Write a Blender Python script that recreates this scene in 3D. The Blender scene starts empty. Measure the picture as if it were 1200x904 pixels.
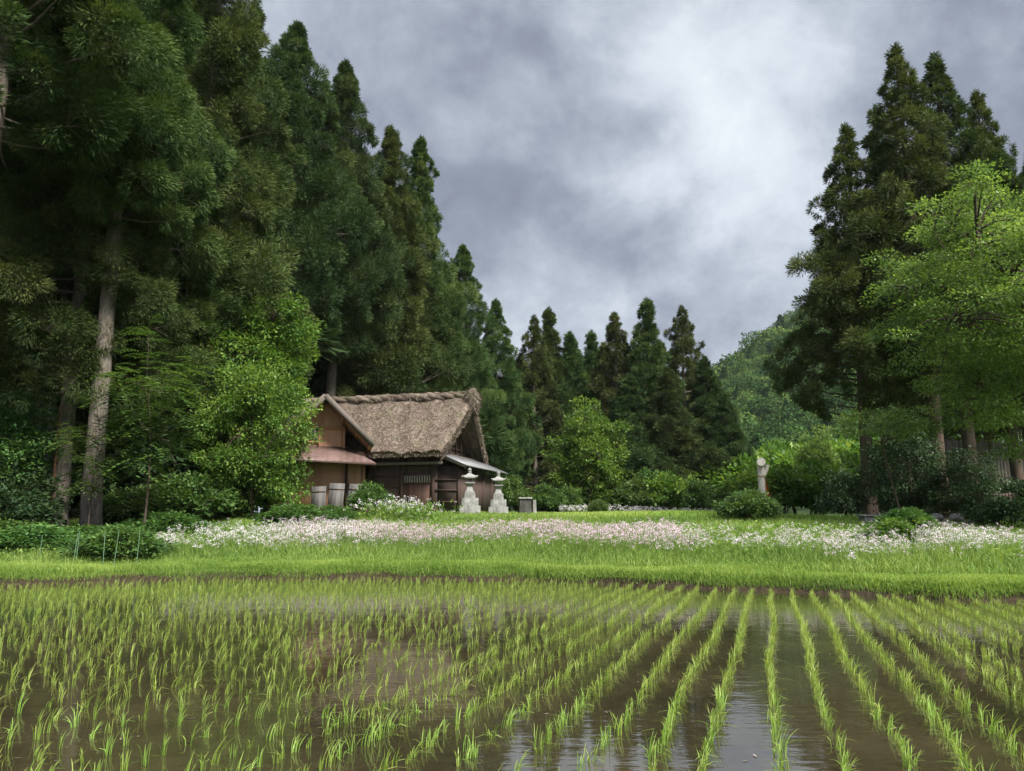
import bpy, math, random
import numpy as np
from mathutils import Vector, Matrix

PI = math.pi
C = bpy.context.scene.collection
SC = bpy.context.scene

# ------------------------------------------------------------------ camera
PITCH = math.radians(9.8)
FPX = 906.0
CAMH = 1.2
cp, sp = math.cos(PITCH), math.sin(PITCH)
cam_d = bpy.data.cameras.new('camera')
cam = bpy.data.objects.new('camera', cam_d)
C.objects.link(cam)
cam.location = (0, 0, CAMH)
cam.rotation_euler = (PI / 2 + PITCH, 0, 0)
cam_d.sensor_fit = 'HORIZONTAL'
cam_d.sensor_width = 36.0
cam_d.lens = 36.0 * FPX / 1200.0
cam_d.clip_start = 0.05
cam_d.clip_end = 6000
SC.camera = cam


def ray(px, py):
    u = (px - 600.0) / FPX
    v = (452.0 - py) / FPX
    return (u, cp - v * sp, sp + v * cp)


def at(px, py, Y):
    r = ray(px, py)
    k = Y / r[1]
    return Vector((r[0] * k, Y, CAMH + r[2] * k))


def xat(px, Y, z=1.2):
    zc = Y * cp + (z - CAMH) * sp
    return (px - 600.0) / FPX * zc


def pix(p):
    x, y, z = p[0], p[1], p[2] - CAMH
    zc = y * cp + z * sp
    yc = -y * sp + z * cp
    return 600 + FPX * x / zc, 452 - FPX * yc / zc, zc


# ------------------------------------------------------------------ light
SUN_EL, SUN_AZ = math.radians(50), math.radians(138)   # azimuth clockwise from +Y
EXPOSURE = 1.33
sund = bpy.data.lights.new('sun', 'SUN')
sun = bpy.data.objects.new('sun', sund)
C.objects.link(sun)
sund.energy = 4.6
sund.angle = math.radians(16)
sund.color = (1.0, 0.96, 0.88)
sdir = Vector((math.sin(SUN_AZ) * math.cos(SUN_EL), math.cos(SUN_AZ) * math.cos(SUN_EL), math.sin(SUN_EL)))
sun.rotation_euler = sdir.to_track_quat('Z', 'Y').to_euler()
sun.location = sdir * 60

SC.view_settings.view_transform = 'Standard'
SC.view_settings.look = 'None'
SC.view_settings.gamma = 1
SC.view_settings.exposure = EXPOSURE
SC.view_settings.use_curve_mapping = False
SC.cycles.use_denoising = True
SC.cycles.max_bounces = 6
SC.cycles.diffuse_bounces = 3
SC.cycles.glossy_bounces = 3
SC.cycles.transmission_bounces = 3
SC.cycles.transparent_max_bounces = 8
SC.cycles.caustics_reflective = False
SC.cycles.caustics_refractive = False


# ------------------------------------------------------------------ node helper
class NT:
    def __init__(self, tree):
        self.t = tree
        self.n = tree.nodes
        self.l = tree.links

    def new(self, typ, **kw):
        n = self.n.new(typ)
        for k, v in kw.items():
            setattr(n, k, v)
        return n

    def put(self, sock, v):
        if isinstance(v, bpy.types.NodeSocket):
            self.l.new(v, sock)
        elif isinstance(v, (tuple, list)) and len(v) == 3 and sock.type == 'RGBA':
            sock.default_value = (*v, 1)
        else:
            sock.default_value = v

    def math(self, op, a, b=0.0, c=0.0, clamp=False):
        n = self.new('ShaderNodeMath', operation=op, use_clamp=clamp)
        for s, v in zip(n.inputs, (a, b, c)):
            self.put(s, v)
        return n.outputs[0]

    def vmath(self, op, a, b=(0, 0, 0)):
        n = self.new('ShaderNodeVectorMath', operation=op)
        self.put(n.inputs[0], a)
        self.put(n.inputs[1], b)
        return n.outputs['Value'] if op in ('DOT_PRODUCT', 'LENGTH') else n.outputs[0]

    def mix(self, f, a, b, blend='MIX'):
        n = self.new('ShaderNodeMix', data_type='RGBA', blend_type=blend)
        self.put(n.inputs[0], f)
        self.put(n.inputs[6], a)
        self.put(n.inputs[7], b)
        return n.outputs[2]

    def ramp(self, f, stops):
        n = self.new('ShaderNodeValToRGB')
        e = n.color_ramp.elements
        while len(e) < len(stops):
            e.new(0.5)
        for k, (p, c) in zip(e, stops):
            k.position = p
            k.color = (*c, 1) if len(c) == 3 else c
        self.put(n.inputs[0], f)
        return n.outputs[0]

    def noise(self, vec, scale, detail=4, rough=0.55, dist=0.0):
        n = self.new('ShaderNodeTexNoise')
        if vec is not None:
            self.put(n.inputs['Vector'], vec)
        n.inputs['Scale'].default_value = scale
        n.inputs['Detail'].default_value = detail
        n.inputs['Roughness'].default_value = rough
        n.inputs['Distortion'].default_value = dist
        return n.outputs['Fac']

    def mapr(self, v, a, b, c, d, smooth=False):
        n = self.new('ShaderNodeMapRange', interpolation_type='SMOOTHSTEP' if smooth else 'LINEAR')
        self.put(n.inputs['Value'], v)
        for k, x in zip(('From Min', 'From Max', 'To Min', 'To Max'), (a, b, c, d)):
            n.inputs[k].default_value = x
        return n.outputs['Result']

    def scale(self, vec, s):
        n = self.new('ShaderNodeMapping')
        self.put(n.inputs['Vector'], vec)
        n.inputs['Scale'].default_value = s
        return n.outputs[0]


# ------------------------------------------------------------------ world
def make_world():
    w = bpy.data.worlds.new('World')
    SC.world = w
    w.use_nodes = True
    N = NT(w.node_tree)
    N.n.clear()
    out = N.new('ShaderNodeOutputWorld')
    bg = N.new('ShaderNodeBackground')
    N.l.new(bg.outputs[0], out.inputs[0])
    sky = N.new('ShaderNodeTexSky', sky_type='NISHITA')
    sky.sun_disc = False
    sky.sun_elevation = SUN_EL
    sky.sun_rotation = SUN_AZ
    tc = N.new('ShaderNodeTexCoord')
    d = tc.outputs['Generated']
    sep = N.new('ShaderNodeSeparateXYZ')
    N.put(sep.inputs[0], d)
    x, y, z = sep.outputs
    zz = N.math('ADD', N.math('MAXIMUM', z, 0.0), 0.8)
    cmb = N.new('ShaderNodeCombineXYZ')
    N.put(cmb.inputs[0], N.math('DIVIDE', x, zz))
    N.put(cmb.inputs[1], N.math('DIVIDE', y, zz))
    cmb.inputs[2].default_value = 3.7
    p = cmb.outputs[0]
    n1 = N.noise(p, 3.0, 9, 0.56, 0.12)
    n2 = N.noise(N.vmath('ADD', p, (7.3, 2.1, 0)), 8.0, 9, 0.60, 0.15)
    v = N.math('ADD', N.math('MULTIPLY', n1, 0.58), N.math('MULTIPLY', n2, 0.70))
    v = N.math('ADD', v, -0.130)

    nzt = N.new('ShaderNodeTexNoise')
    N.put(nzt.inputs['Vector'], p)
    nzt.inputs['Scale'].default_value = 2.0
    nzt.inputs['Detail'].default_value = 5
    nz_ = N.vmath('SUBTRACT', nzt.outputs['Color'], (0.5, 0.5, 0.5))
    sc = N.new('ShaderNodeVectorMath', operation='SCALE')
    N.put(sc.inputs[0], nz_)
    sc.inputs['Scale'].default_value = 0.16
    nz = sc.outputs[0]

    def blob(px, py, r0, amt):
        nonlocal v
        q = Vector(ray(px, py)).normalized()
        dp = N.vmath('DOT_PRODUCT', N.vmath('NORMALIZE', N.vmath('ADD', d, nz)), tuple(q))
        f = N.mapr(dp, math.cos(math.radians(r0)), 1.0, 0.0, amt, True)
        v = N.math('ADD', v, f)
    for b in BLOBS:
        blob(*b)
    col = N.ramp(v, [(0.24, (0.135, 0.152, 0.196)), (0.42, (0.215, 0.240, 0.296)),
                     (0.56, (0.350, 0.388, 0.446)), (0.70, (0.54, 0.580, 0.635)), (0.9, (0.72, 0.755, 0.79))])
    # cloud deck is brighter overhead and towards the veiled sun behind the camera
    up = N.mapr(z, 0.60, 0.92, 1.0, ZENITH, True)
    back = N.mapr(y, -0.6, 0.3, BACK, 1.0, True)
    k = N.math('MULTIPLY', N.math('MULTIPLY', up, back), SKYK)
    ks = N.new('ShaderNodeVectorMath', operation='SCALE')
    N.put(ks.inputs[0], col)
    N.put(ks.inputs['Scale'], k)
    # a little of the clear sky above shows through the cloud
    sk = N.new('ShaderNodeVectorMath', operation='SCALE')
    N.put(sk.inputs[0], sky.outputs[0])
    sk.inputs['Scale'].default_value = 0.06
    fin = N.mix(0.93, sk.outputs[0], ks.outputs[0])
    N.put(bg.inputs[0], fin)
    bg.inputs[1].default_value = 1.0
    w.cycles.sampling_method = 'MANUAL'
    w.cycles.sample_map_resolution = 512


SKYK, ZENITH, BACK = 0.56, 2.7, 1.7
BLOBS = [(760, 110, 13, 0.12), (875, 270, 10, 0.13), (900, 90, 10, 0.08), (560, 240, 16, -0.12), (480, 40, 12, -0.03),
         (1180, 90, 9, -0.10), (690, 10, 7, -0.09), (625, 385, 10, 0.16), (800, 400, 9, 0.04), (760, 230, 7, -0.04)]
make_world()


# ------------------------------------------------------------------ materials
def newmat(name):
    m = bpy.data.materials.new(name)
    m.use_nodes = True
    N = NT(m.node_tree)
    N.n.clear()
    out = N.new('ShaderNodeOutputMaterial')
    return m, N, out


def principled(N, out, col, rough=0.7, spec=0.3, bump=None, bstr=0.3, bdist=0.02, **kw):
    b = N.new('ShaderNodeBsdfPrincipled')
    N.put(b.inputs['Base Color'], col)
    N.put(b.inputs['Roughness'], rough)
    N.put(b.inputs['Specular IOR Level'], spec)
    for k, v in kw.items():
        N.put(b.inputs[k], v)
    if bump is not None:
        bn = N.new('ShaderNodeBump')
        bn.inputs['Strength'].default_value = bstr
        bn.inputs['Distance'].default_value = bdist
        N.put(bn.inputs['Height'], bump)
        N.l.new(bn.outputs[0], b.inputs['Normal'])
    N.l.new(b.outputs[0], out.inputs[0])
    return b


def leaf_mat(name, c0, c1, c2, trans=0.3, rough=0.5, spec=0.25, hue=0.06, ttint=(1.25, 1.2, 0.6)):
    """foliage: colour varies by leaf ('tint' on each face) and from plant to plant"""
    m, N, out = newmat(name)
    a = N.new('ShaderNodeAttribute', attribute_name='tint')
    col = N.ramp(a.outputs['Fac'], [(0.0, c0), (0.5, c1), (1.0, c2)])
    oi = N.new('ShaderNodeObjectInfo')
    hs = N.new('ShaderNodeHueSaturation')
    N.put(hs.inputs['Hue'], N.mapr(oi.outputs['Random'], 0, 1, 0.5 - hue * 0.35, 0.5 + hue * 0.35))
    N.put(hs.inputs['Value'], N.mapr(oi.outputs['Random'], 0, 1, 1 - hue * 2, 1 + hue * 2))
    N.put(hs.inputs['Color'], col)
    b = N.new('ShaderNodeBsdfPrincipled')
    N.put(b.inputs['Base Color'], hs.outputs[0])
    b.inputs['Roughness'].default_value = rough
    b.inputs['Specular IOR Level'].default_value = spec
    t = N.new('ShaderNodeBsdfTranslucent')
    tcol = N.mix(1.0, hs.outputs[0], ttint, 'MULTIPLY')
    N.put(t.inputs['Color'], tcol)
    mx = N.new('ShaderNodeMixShader')
    mx.inputs[0].default_value = trans
    N.l.new(b.outputs[0], mx.inputs[1])
    N.l.new(t.outputs[0], mx.inputs[2])
    N.l.new(mx.outputs[0], out.inputs[0])
    return m


def obj_coords(N):
    return N.new('ShaderNodeTexCoord').outputs['Object']


def pos_coords(N):
    return N.new('ShaderNodeNewGeometry').outputs['Position']


def bark_mat(name, ca, cb, cc):
    m, N, out = newmat(name)
    o = obj_coords(N)
    s = N.scale(o, (9, 9, 1.3))
    n = N.noise(s, 1.9, 9, 0.72, 0.9)
    n2 = N.noise(o, 0.9, 4)
    col = N.ramp(n, [(0.3, ca), (0.5, cb), (0.68, cc)])
    col = N.mix(N.mapr(n2, 0.45, 0.7, 0, 0.35), col, (0.10, 0.11, 0.075))
    principled(N, out, col, 0.9, 0.15, n, 0.9, 0.06)
    return m


def wood_mat(name, ca, cb, stripes=8.0, axis=0, bs=0.4):
    """sawn boards: grain and board-to-board change of tone"""
    m, N, out = newmat(name)
    o = obj_coords(N)
    sep = N.new('ShaderNodeSeparateXYZ')
    N.put(sep.inputs[0], o)
    bd = N.math('FLOOR', N.math('MULTIPLY', sep.outputs[axis], stripes))
    wn = N.new('ShaderNodeTexWhiteNoise', noise_dimensions='1D')
    N.put(wn.inputs['W'], bd)
    sc = [14, 14, 14]
    sc[2 if axis != 2 else 0] = 0.8
    g = N.noise(N.scale(o, tuple(sc)), 1.6, 5, 0.6)
    f = N.math('ADD', N.math('MULTIPLY', g, 0.75), N.math('MULTIPLY', wn.outputs[0], 0.35))
    col = N.ramp(f, [(0.25, ca), (0.85, cb)])
    fr = N.math('FRACT', N.math('MULTIPLY', sep.outputs[axis], stripes))
    gap = N.math('LESS_THAN', N.math('ABSOLUTE', N.math('SUBTRACT', fr, 0.5)), 0.47)
    h = N.math('ADD', N.math('MULTIPLY', gap, 1.0), N.math('MULTIPLY', g, 0.3))
    principled(N, out, col, 0.85, 0.2, h, bs, 0.015)
    return m


def stone_mat(name, ca, cb, cc):
    m, N, out = newmat(name)
    o = obj_coords(N)
    n = N.noise(o, 3.2, 7, 0.65)
    n2 = N.noise(o, 45, 3)
    col = N.ramp(n, [(0.32, ca), (0.5, cb), (0.7, cc)])
    col = N.mix(N.mapr(n2, 0.4, 0.7, 0, 0.3), col, (0.18, 0.18, 0.16))
    st = N.noise(N.scale(o, (7, 7, 1.6)), 1.3, 6, 0.7)
    col = N.mix(N.mapr(st, 0.48, 0.68, 0, 0.7), col, (0.085, 0.09, 0.075))
    principled(N, out, col, 0.9, 0.15, N.math('ADD', n2, N.math('MULTIPLY', n, 0.8)), 0.6, 0.015)
    return m


def plain_mat(name, c, rough=0.6, spec=0.3, nscale=6, var=0.25):
    m, N, out = newmat(name)
    o = obj_coords(N)
    n = N.noise(o, nscale, 5)
    d = tuple(k * (1 - var) for k in c)
    b = tuple(min(1, k * (1 + var)) for k in c)
    principled(N, out, N.ramp(n, [(0.3, d), (0.7, b)]), rough, spec, n, 0.15, 0.01)
    return m


M = {}
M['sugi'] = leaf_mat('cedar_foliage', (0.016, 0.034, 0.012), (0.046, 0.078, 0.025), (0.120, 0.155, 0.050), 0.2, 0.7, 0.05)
M['sugi_olive'] = leaf_mat('cedar_foliage_olive', (0.020, 0.032, 0.012), (0.054, 0.076, 0.026), (0.128, 0.150, 0.052), 0.2, 0.7, 0.05)
M['sugi_blue'] = leaf_mat('cedar_foliage_deep', (0.014, 0.030, 0.013), (0.038, 0.070, 0.026), (0.100, 0.140, 0.050), 0.2, 0.7, 0.05)
M['bright'] = leaf_mat('bright_leaves', (0.026, 0.068, 0.013), (0.086, 0.170, 0.030), (0.240, 0.340, 0.072), 0.4, 0.5, 0.18, 0.025)
M['zelkova'] = leaf_mat('fresh_leaves', (0.046, 0.092, 0.022), (0.125, 0.205, 0.054), (0.270, 0.360, 0.110), 0.42, 0.5, 0.18, 0.02)
M['mid'] = leaf_mat('mid_leaves', (0.028, 0.064, 0.018), (0.060, 0.120, 0.030), (0.130, 0.200, 0.052), 0.33, 0.5, 0.2)
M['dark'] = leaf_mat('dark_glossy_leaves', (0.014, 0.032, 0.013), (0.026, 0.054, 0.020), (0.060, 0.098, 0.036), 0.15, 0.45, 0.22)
M['hillwood'] = leaf_mat('hill_foliage', (0.014, 0.036, 0.012), (0.048, 0.096, 0.026), (0.125, 0.185, 0.046), 0.25, 0.8, 0.03, 0.0)
M['grass'] = leaf_mat('grass_blades', (0.100, 0.175, 0.034), (0.205, 0.310, 0.062), (0.360, 0.430, 0.125), 0.45, 0.55, 0.15, 0.0)
M['meadow'] = leaf_mat('meadow_blades', (0.065, 0.125, 0.027), (0.165, 0.260, 0.056), (0.340, 0.400, 0.130), 0.42, 0.55, 0.15, 0.0)
M['rice'] = leaf_mat('rice_blades', (0.120, 0.215, 0.030), (0.225, 0.350, 0.062), (0.390, 0.480, 0.140), 0.45, 0.45, 0.25, 0.04)
M['petal'] = leaf_mat('petals', (0.54, 0.36, 0.46), (0.72, 0.55, 0.64), (0.82, 0.75, 0.79), 0.3, 0.6, 0.15, 0.0, (1, 1, 1))
M['petal_white'] = leaf_mat('white_petals', (0.56, 0.43, 0.49), (0.71, 0.63, 0.66), (0.80, 0.78, 0.78), 0.3, 0.6, 0.15, 0.0, (1, 1, 1))
M['bark'] = bark_mat('cedar_bark', (0.050, 0.040, 0.033), (0.135, 0.110, 0.092), (0.27, 0.235, 0.205))
M['bark_dark'] = bark_mat('brown_bark', (0.032, 0.022, 0.017), (0.078, 0.054, 0.043), (0.14, 0.10, 0.082))
M['bark_red'] = bark_mat('stripped_bark', (0.10, 0.045, 0.025), (0.22, 0.11, 0.06), (0.30, 0.17, 0.10))
M['stone'] = stone_mat('pale_granite', (0.10, 0.10, 0.097), (0.205, 0.20, 0.19), (0.33, 0.325, 0.31))
M['rock'] = stone_mat('field_rock', (0.10, 0.095, 0.085), (0.20, 0.19, 0.175), (0.34, 0.32, 0.30))
M['darkstone'] = stone_mat('dark_stone', (0.014, 0.014, 0.013), (0.030, 0.029, 0.027), (0.058, 0.055, 0.052))
M['blackwood'] = wood_mat('dark_boards', (0.022, 0.015, 0.013), (0.085, 0.058, 0.050), 5, 0)
M['post'] = wood_mat('dark_post', (0.026, 0.016, 0.013), (0.085, 0.055, 0.045), 0.1, 0)
M['doorwood'] = wood_mat('door_boards', (0.036, 0.020, 0.016), (0.11, 0.062, 0.048), 7, 0)
M['orange'] = wood_mat('orange_boards', (0.30, 0.155, 0.100), (0.54, 0.315, 0.215), 1.4, 0)
M['orange_trim'] = wood_mat('orange_trim', (0.26, 0.120, 0.072), (0.46, 0.240, 0.15), 0.1, 0)
M['greywood'] = wood_mat('grey_boards', (0.05, 0.047, 0.044), (0.15, 0.143, 0.137), 6.5, 0, 0.03)
M['barge'] = wood_mat('grey_bargeboard', (0.062, 0.050, 0.043), (0.145, 0.122, 0.107), 0.1, 0)
M['bamboo_grey'] = wood_mat('weathered_fence', (0.07, 0.058, 0.052), (0.23, 0.19, 0.175), 6, 0)
M['palewood'] = plain_mat('peeled_wood', (0.42, 0.38, 0.34), 0.8, 0.15, 5, 0.3)
M['cloth'] = plain_mat('orange_cloth', (0.26, 0.095, 0.02), 0.8, 0.1, 6, 0.2)
M['rope'] = plain_mat('straw_rope', (0.30, 0.22, 0.12), 0.9, 0.1, 40, 0.4)
M['glass'] = plain_mat('dark_pane', (0.05, 0.05, 0.05), 0.15, 0.5, 2, 0.2)
M['stake'] = plain_mat('green_stake', (0.09, 0.16, 0.09), 0.5, 0.4, 8, 0.2)
M['redroof'] = plain_mat('red_sheet_roof', (0.20, 0.045, 0.035), 0.5, 0.4, 3, 0.4)
M['slat_grey'] = plain_mat('pale_slats', (0.30, 0.27, 0.25), 0.8, 0.2, 8, 0.3)


def m_tinroof(name, ca, cb, ribs):
    m, N, out = newmat(name)
    o = obj_coords(N)
    sep = N.new('ShaderNodeSeparateXYZ')
    N.put(sep.inputs[0], o)
    w = N.math('SINE', N.math('MULTIPLY', sep.outputs[1 if ribs < 0 else 0], abs(ribs)))
    n = N.noise(o, 2.2, 5)
    principled(N, out, N.ramp(n, [(0.3, ca), (0.7, cb)]), 0.45, 0.4, w, 0.4, 0.02)
    return m


M['tin'] = m_tinroof('grey_sheet_roof', (0.10, 0.10, 0.105), (0.19, 0.19, 0.195), -26)
M['skirt'] = m_tinroof('faded_red_roof', (0.085, 0.052, 0.046), (0.165, 0.108, 0.097), 22)


def m_thatch(name, k=1.0):
    m, N, out = newmat(name)
    o = obj_coords(N)
    a = N.new('ShaderNodeAttribute', attribute_name='tint')
    n = N.noise(o, 1.4, 5, 0.6)
    n2 = N.noise(N.scale(o, (1.6, 1, 1)), 26, 5, 0.7)
    f = N.math('ADD', N.math('MULTIPLY', a.outputs['Fac'], 0.56), N.math('MULTIPLY', n2, 0.34))
    lay = N.noise(N.scale(o, (0.5, 0.5, 5.0)), 1.0, 4, 0.6)
    f = N.math('ADD', f, N.math('MULTIPLY', lay, 0.12))
    col = N.ramp(f, [(0.2, (0.040 * k, 0.030 * k, 0.024 * k)), (0.45, (0.128 * k, 0.098 * k, 0.078 * k)), (0.8, (0.36 * k, 0.295 * k, 0.245 * k))])
    col = N.mix(N.mapr(n, 0.48, 0.72, 0, 0.55), col, (0.13, 0.13, 0.072))
    principled(N, out, col, 0.95, 0.08, n2, 0.9, 0.05)
    return m


M['thatch'] = m_thatch('thatch')
M['thatch_ridge'] = m_thatch('ridge_thatch', 0.8)


def m_ground():
    m, N, out = newmat('meadow_ground')
    g = pos_coords(N)
    n = N.noise(g, 0.55, 6, 0.6)
    n2 = N.noise(g, 14, 4, 0.7)
    sep = N.new('ShaderNodeSeparateXYZ')
    N.put(sep.inputs[0], g)
    col = N.ramp(n, [(0.3, (0.055, 0.10, 0.018)), (0.5, (0.10, 0.165, 0.026)), (0.7, (0.17, 0.19, 0.05))])
    col = N.mix(N.mapr(n2, 0.35, 0.7, 0, 0.5), col, (0.06, 0.075, 0.02))
    soil = N.ramp(n2, [(0.3, (0.014, 0.011, 0.007)), (0.7, (0.046, 0.035, 0.021))])
    # bare wet soil at the foot of the bank
    f = N.mapr(N.math('ADD', sep.outputs[2], N.math('MULTIPLY', n2, 0.06)), 0.12, 0.24, 1, 0, True)
    col = N.mix(f, col, soil)
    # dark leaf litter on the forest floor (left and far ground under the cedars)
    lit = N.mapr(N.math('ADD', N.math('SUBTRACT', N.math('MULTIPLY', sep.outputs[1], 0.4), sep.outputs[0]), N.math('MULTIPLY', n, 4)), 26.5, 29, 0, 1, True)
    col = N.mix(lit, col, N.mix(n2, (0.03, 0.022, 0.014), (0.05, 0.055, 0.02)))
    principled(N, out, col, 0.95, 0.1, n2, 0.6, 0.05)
    return m


M['ground'] = m_ground()


def m_water():
    m, N, out = newmat('muddy_paddy_water')
    g = pos_coords(N)
    n = N.noise(g, 0.7, 5, 0.55)
    n3 = N.noise(g, 9, 4, 0.6)
    col = N.ramp(N.math('ADD', N.math('MULTIPLY', n, 0.75), N.math('MULTIPLY', n3, 0.25)),
                 [(0.35, (0.015, 0.0125, 0.007)), (0.5, (0.029, 0.024, 0.0125)), (0.66, (0.046, 0.038, 0.020))])
    w1 = N.noise(N.scale(g, (5, 16, 1)), 1.1, 3, 0.5, 0.3)
    w2 = N.noise(N.scale(g, (1.2, 3.0, 1)), 1.0, 2, 0.5)
    h = N.math('ADD', N.math('MULTIPLY', w1, 0.4), N.math('MULTIPLY', w2, 1.0))
    b = principled(N, out, col, 0.02, 0.5, h, 0.16, 0.016)
    b.inputs['IOR'].default_value = 2.2
    return m


M['water'] = m_water()


# ------------------------------------------------------------------ geometry helper
class Geo:
    def __init__(self):
        self.v, self.f, self.n = [], [], 0
        self.fs, self.tint, self.mi = [], [], []

    def add(self, V, F, tint=0.5, mi=0):
        """V (n,3); F list of equal-length index tuples or (m,k) array"""
        V = np.asarray(V, dtype=np.float32).reshape(-1, 3)
        F = np.asarray(F, dtype=np.int64)
        self.v.append(V)
        self.f.append((F + self.n).reshape(-1))
        self.fs.append(np.full(len(F), F.shape[1], dtype=np.int32))
        self.tint.append(np.broadcast_to(np.asarray(tint, dtype=np.float32), (len(F),)))
        self.mi.append(np.full(len(F), mi, dtype=np.int32))
        self.n += len(V)

    def quads(self, Q, tint=0.5, mi=0):
        Q = np.asarray(Q, dtype=np.float32)
        self.add(Q.reshape(-1, 3), np.arange(len(Q) * 4).reshape(-1, 4), tint, mi)

    def tris(self, Q, tint=0.5, mi=0):
        Q = np.asarray(Q, dtype=np.float32)
        self.add(Q.reshape(-1, 3), np.arange(len(Q) * 3).reshape(-1, 3), tint, mi)

    def box(self, c, s, rot=None, tint=0.5, mi=0, bev=0.0):
        x, y, z = s[0] / 2, s[1] / 2, s[2] / 2
        V = np.array([(-x, -y, -z), (x, -y, -z), (x, y, -z), (-x, y, -z), (-x, -y, z), (x, -y, z), (x, y, z), (-x, y, z)])
        if rot is not None:
            V = V @ np.array(rot).T
        self.add(V + np.array(c), [(3, 2, 1, 0), (4, 5, 6, 7), (0, 1, 5, 4), (1, 2, 6, 5), (2, 3, 7, 6), (3, 0, 4, 7)], tint, mi)

    def bar(self, a, b, w, h, tint=0.5, mi=0):
        """rectangular beam from a to b"""
        a, b = Vector(a), Vector(b)
        d = (b - a)
        L = d.length
        d.normalize()
        up = Vector((0, 0, 1)) if abs(d.z) < 0.95 else Vector((0, 1, 0))
        s = d.cross(up).normalized()
        u = s.cross(d)
        R = [[d[i], s[i], u[i]] for i in range(3)]
        self.box((a + b) / 2, (L, w, h), R, tint, mi)

    def tube(self, path, rad, sides=6, tint=0.5, mi=0, cap=True, wob=0.0, rng=None):
        P = np.asarray(path, dtype=np.float64)
        n = len(P)
        rad = np.broadcast_to(np.asarray(rad, dtype=np.float64), (n,))
        T = np.gradient(P, axis=0)
        T /= np.linalg.norm(T, axis=1)[:, None] + 1e-9
        ref = np.array([1.0, 0, 0]) if abs(T[0][0]) < 0.8 else np.array([0, 1.0, 0])
        V = []
        ang = np.arange(sides) * 2 * PI / sides
        for i in range(n):
            s = np.cross(T[i], ref)
            s /= np.linalg.norm(s) + 1e-9
            u = np.cross(s, T[i])
            rr = rad[i] * np.ones(sides)
            if wob and rng is not None:
                rr = rr * (1 + wob * rng.normal(size=sides))
            V.append(P[i] + (np.cos(ang) * rr)[:, None] * s + (np.sin(ang) * rr)[:, None] * u)
        V = np.concatenate(V)
        F = []
        for i in range(n - 1):
            for k in range(sides):
                a, b = i * sides + k, i * sides + (k + 1) % sides
                F.append((a, b, b + sides, a + sides))
        self.add(V, F, tint, mi)
        if cap:
            for base, flip in ((0, True), ((n - 1) * sides, False)):
                r = V[base:base + sides]
                c = r.mean(axis=0)
                Q = [(r[k], r[(k + 1) % sides], c) if not flip else (r[(k + 1) % sides], r[k], c) for k in range(sides)]
                self.tris(Q, tint, mi)

    def frustum(self, z0, z1, a, b, c=(0, 0), sides=4, rot=PI / 4, mi=0):
        """sides=4: a, b are half widths of a square"""
        k = math.sqrt(2) if sides == 4 else 1
        an = [rot + 2 * PI * i / sides for i in range(sides)]
        V = [(c[0] + math.cos(t) * a * k, c[1] + math.sin(t) * a * k, z0) for t in an] + \
            [(c[0] + math.cos(t) * b * k, c[1] + math.sin(t) * b * k, z1) for t in an]
        F = [(i, (i + 1) % sides, sides + (i + 1) % sides, sides + i) for i in range(sides)]
        self.add(V, F, 0.5, mi)
        for fc in (list(range(sides))[::-1], list(range(sides, 2 * sides))):
            self.add([V[i] for i in fc], [tuple(range(sides))], 0.5, mi)

    def mesh(self, name, mats, smooth=False):
        me = bpy.data.meshes.new(name)
        V = np.concatenate(self.v) if self.v else np.zeros((0, 3), np.float32)
        L = np.concatenate(self.f)
        S = np.concatenate(self.fs)
        me.vertices.add(len(V))
        me.vertices.foreach_set('co', V.reshape(-1).astype(np.float32))
        me.loops.add(len(L))
        me.loops.foreach_set('vertex_index', L.astype(np.int32))
        me.polygons.add(len(S))
        st = np.concatenate(([0], np.cumsum(S)[:-1])).astype(np.int32)
        me.polygons.foreach_set('loop_start', st)
        me.polygons.foreach_set('material_index', np.concatenate(self.mi))
        if smooth:
            me.polygons.foreach_set('use_smooth', np.ones(len(S), dtype=bool))
        at_ = me.attributes.new('tint', 'FLOAT', 'FACE')
        at_.data.foreach_set('value', np.clip(np.concatenate(self.tint), 0, 1).astype(np.float32))
        for m in (mats if isinstance(mats, (list, tuple)) else [mats]):
            me.materials.append(m)
        me.update(calc_edges=True)
        return me


def link(name, me, parent=None, loc=None):
    o = bpy.data.objects.new(name, me)
    C.objects.link(o)
    if parent is not None:
        o.parent = parent
    if loc is not None:
        o.location = loc
    return o


def part(name, geo, mats, parent, smooth=False):
    return link(name, geo.mesh(name, mats, smooth), parent)


def tag(o, label, cat, group=None, kind=None):
    o['label'] = label
    o['category'] = cat
    if group:
        o['group'] = group
    if kind:
        o['kind'] = kind
    return o


def thing(name, label, cat, loc=(0, 0, 0), rz=0.0, group=None):
    o = bpy.data.objects.new(name, None)
    C.objects.link(o)
    o.location = loc
    o.rotation_euler = (0, 0, rz)
    o.empty_display_size = 0.3
    return tag(o, label, cat, group)


def unit(a):
    return a / (np.linalg.norm(a, axis=-1, keepdims=True) + 1e-9)


def rdir(rng, n):
    return unit(rng.normal(size=(n, 3)))


def leaf_quads(P, D, N_, L, W, mid=0.45, bend=0.0):
    """diamond leaves from base P along D; N_ is roughly the leaf normal"""
    D = unit(D)
    S = unit(np.cross(D, N_))
    U = np.cross(S, D)
    L = np.broadcast_to(L, (len(P),))[:, None]
    W = np.broadcast_to(W, (len(P),))[:, None]
    m = P + D * L * mid + U * L * bend
    return np.stack([P, m + S * W / 2, P + D * L, m - S * W / 2], axis=1)


# ------------------------------------------------------------------ ground form
EX = np.array([-80, -30, -14, -9.4, -5.4, 0.0, 4.5, 7.9, 14, 30, 80.0])
EY = np.array([13, 13.2, 13.6, 14.7, 16.3, 16.0, 13.3, 11.5, 8.8, 3.0, -10.0])


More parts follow.
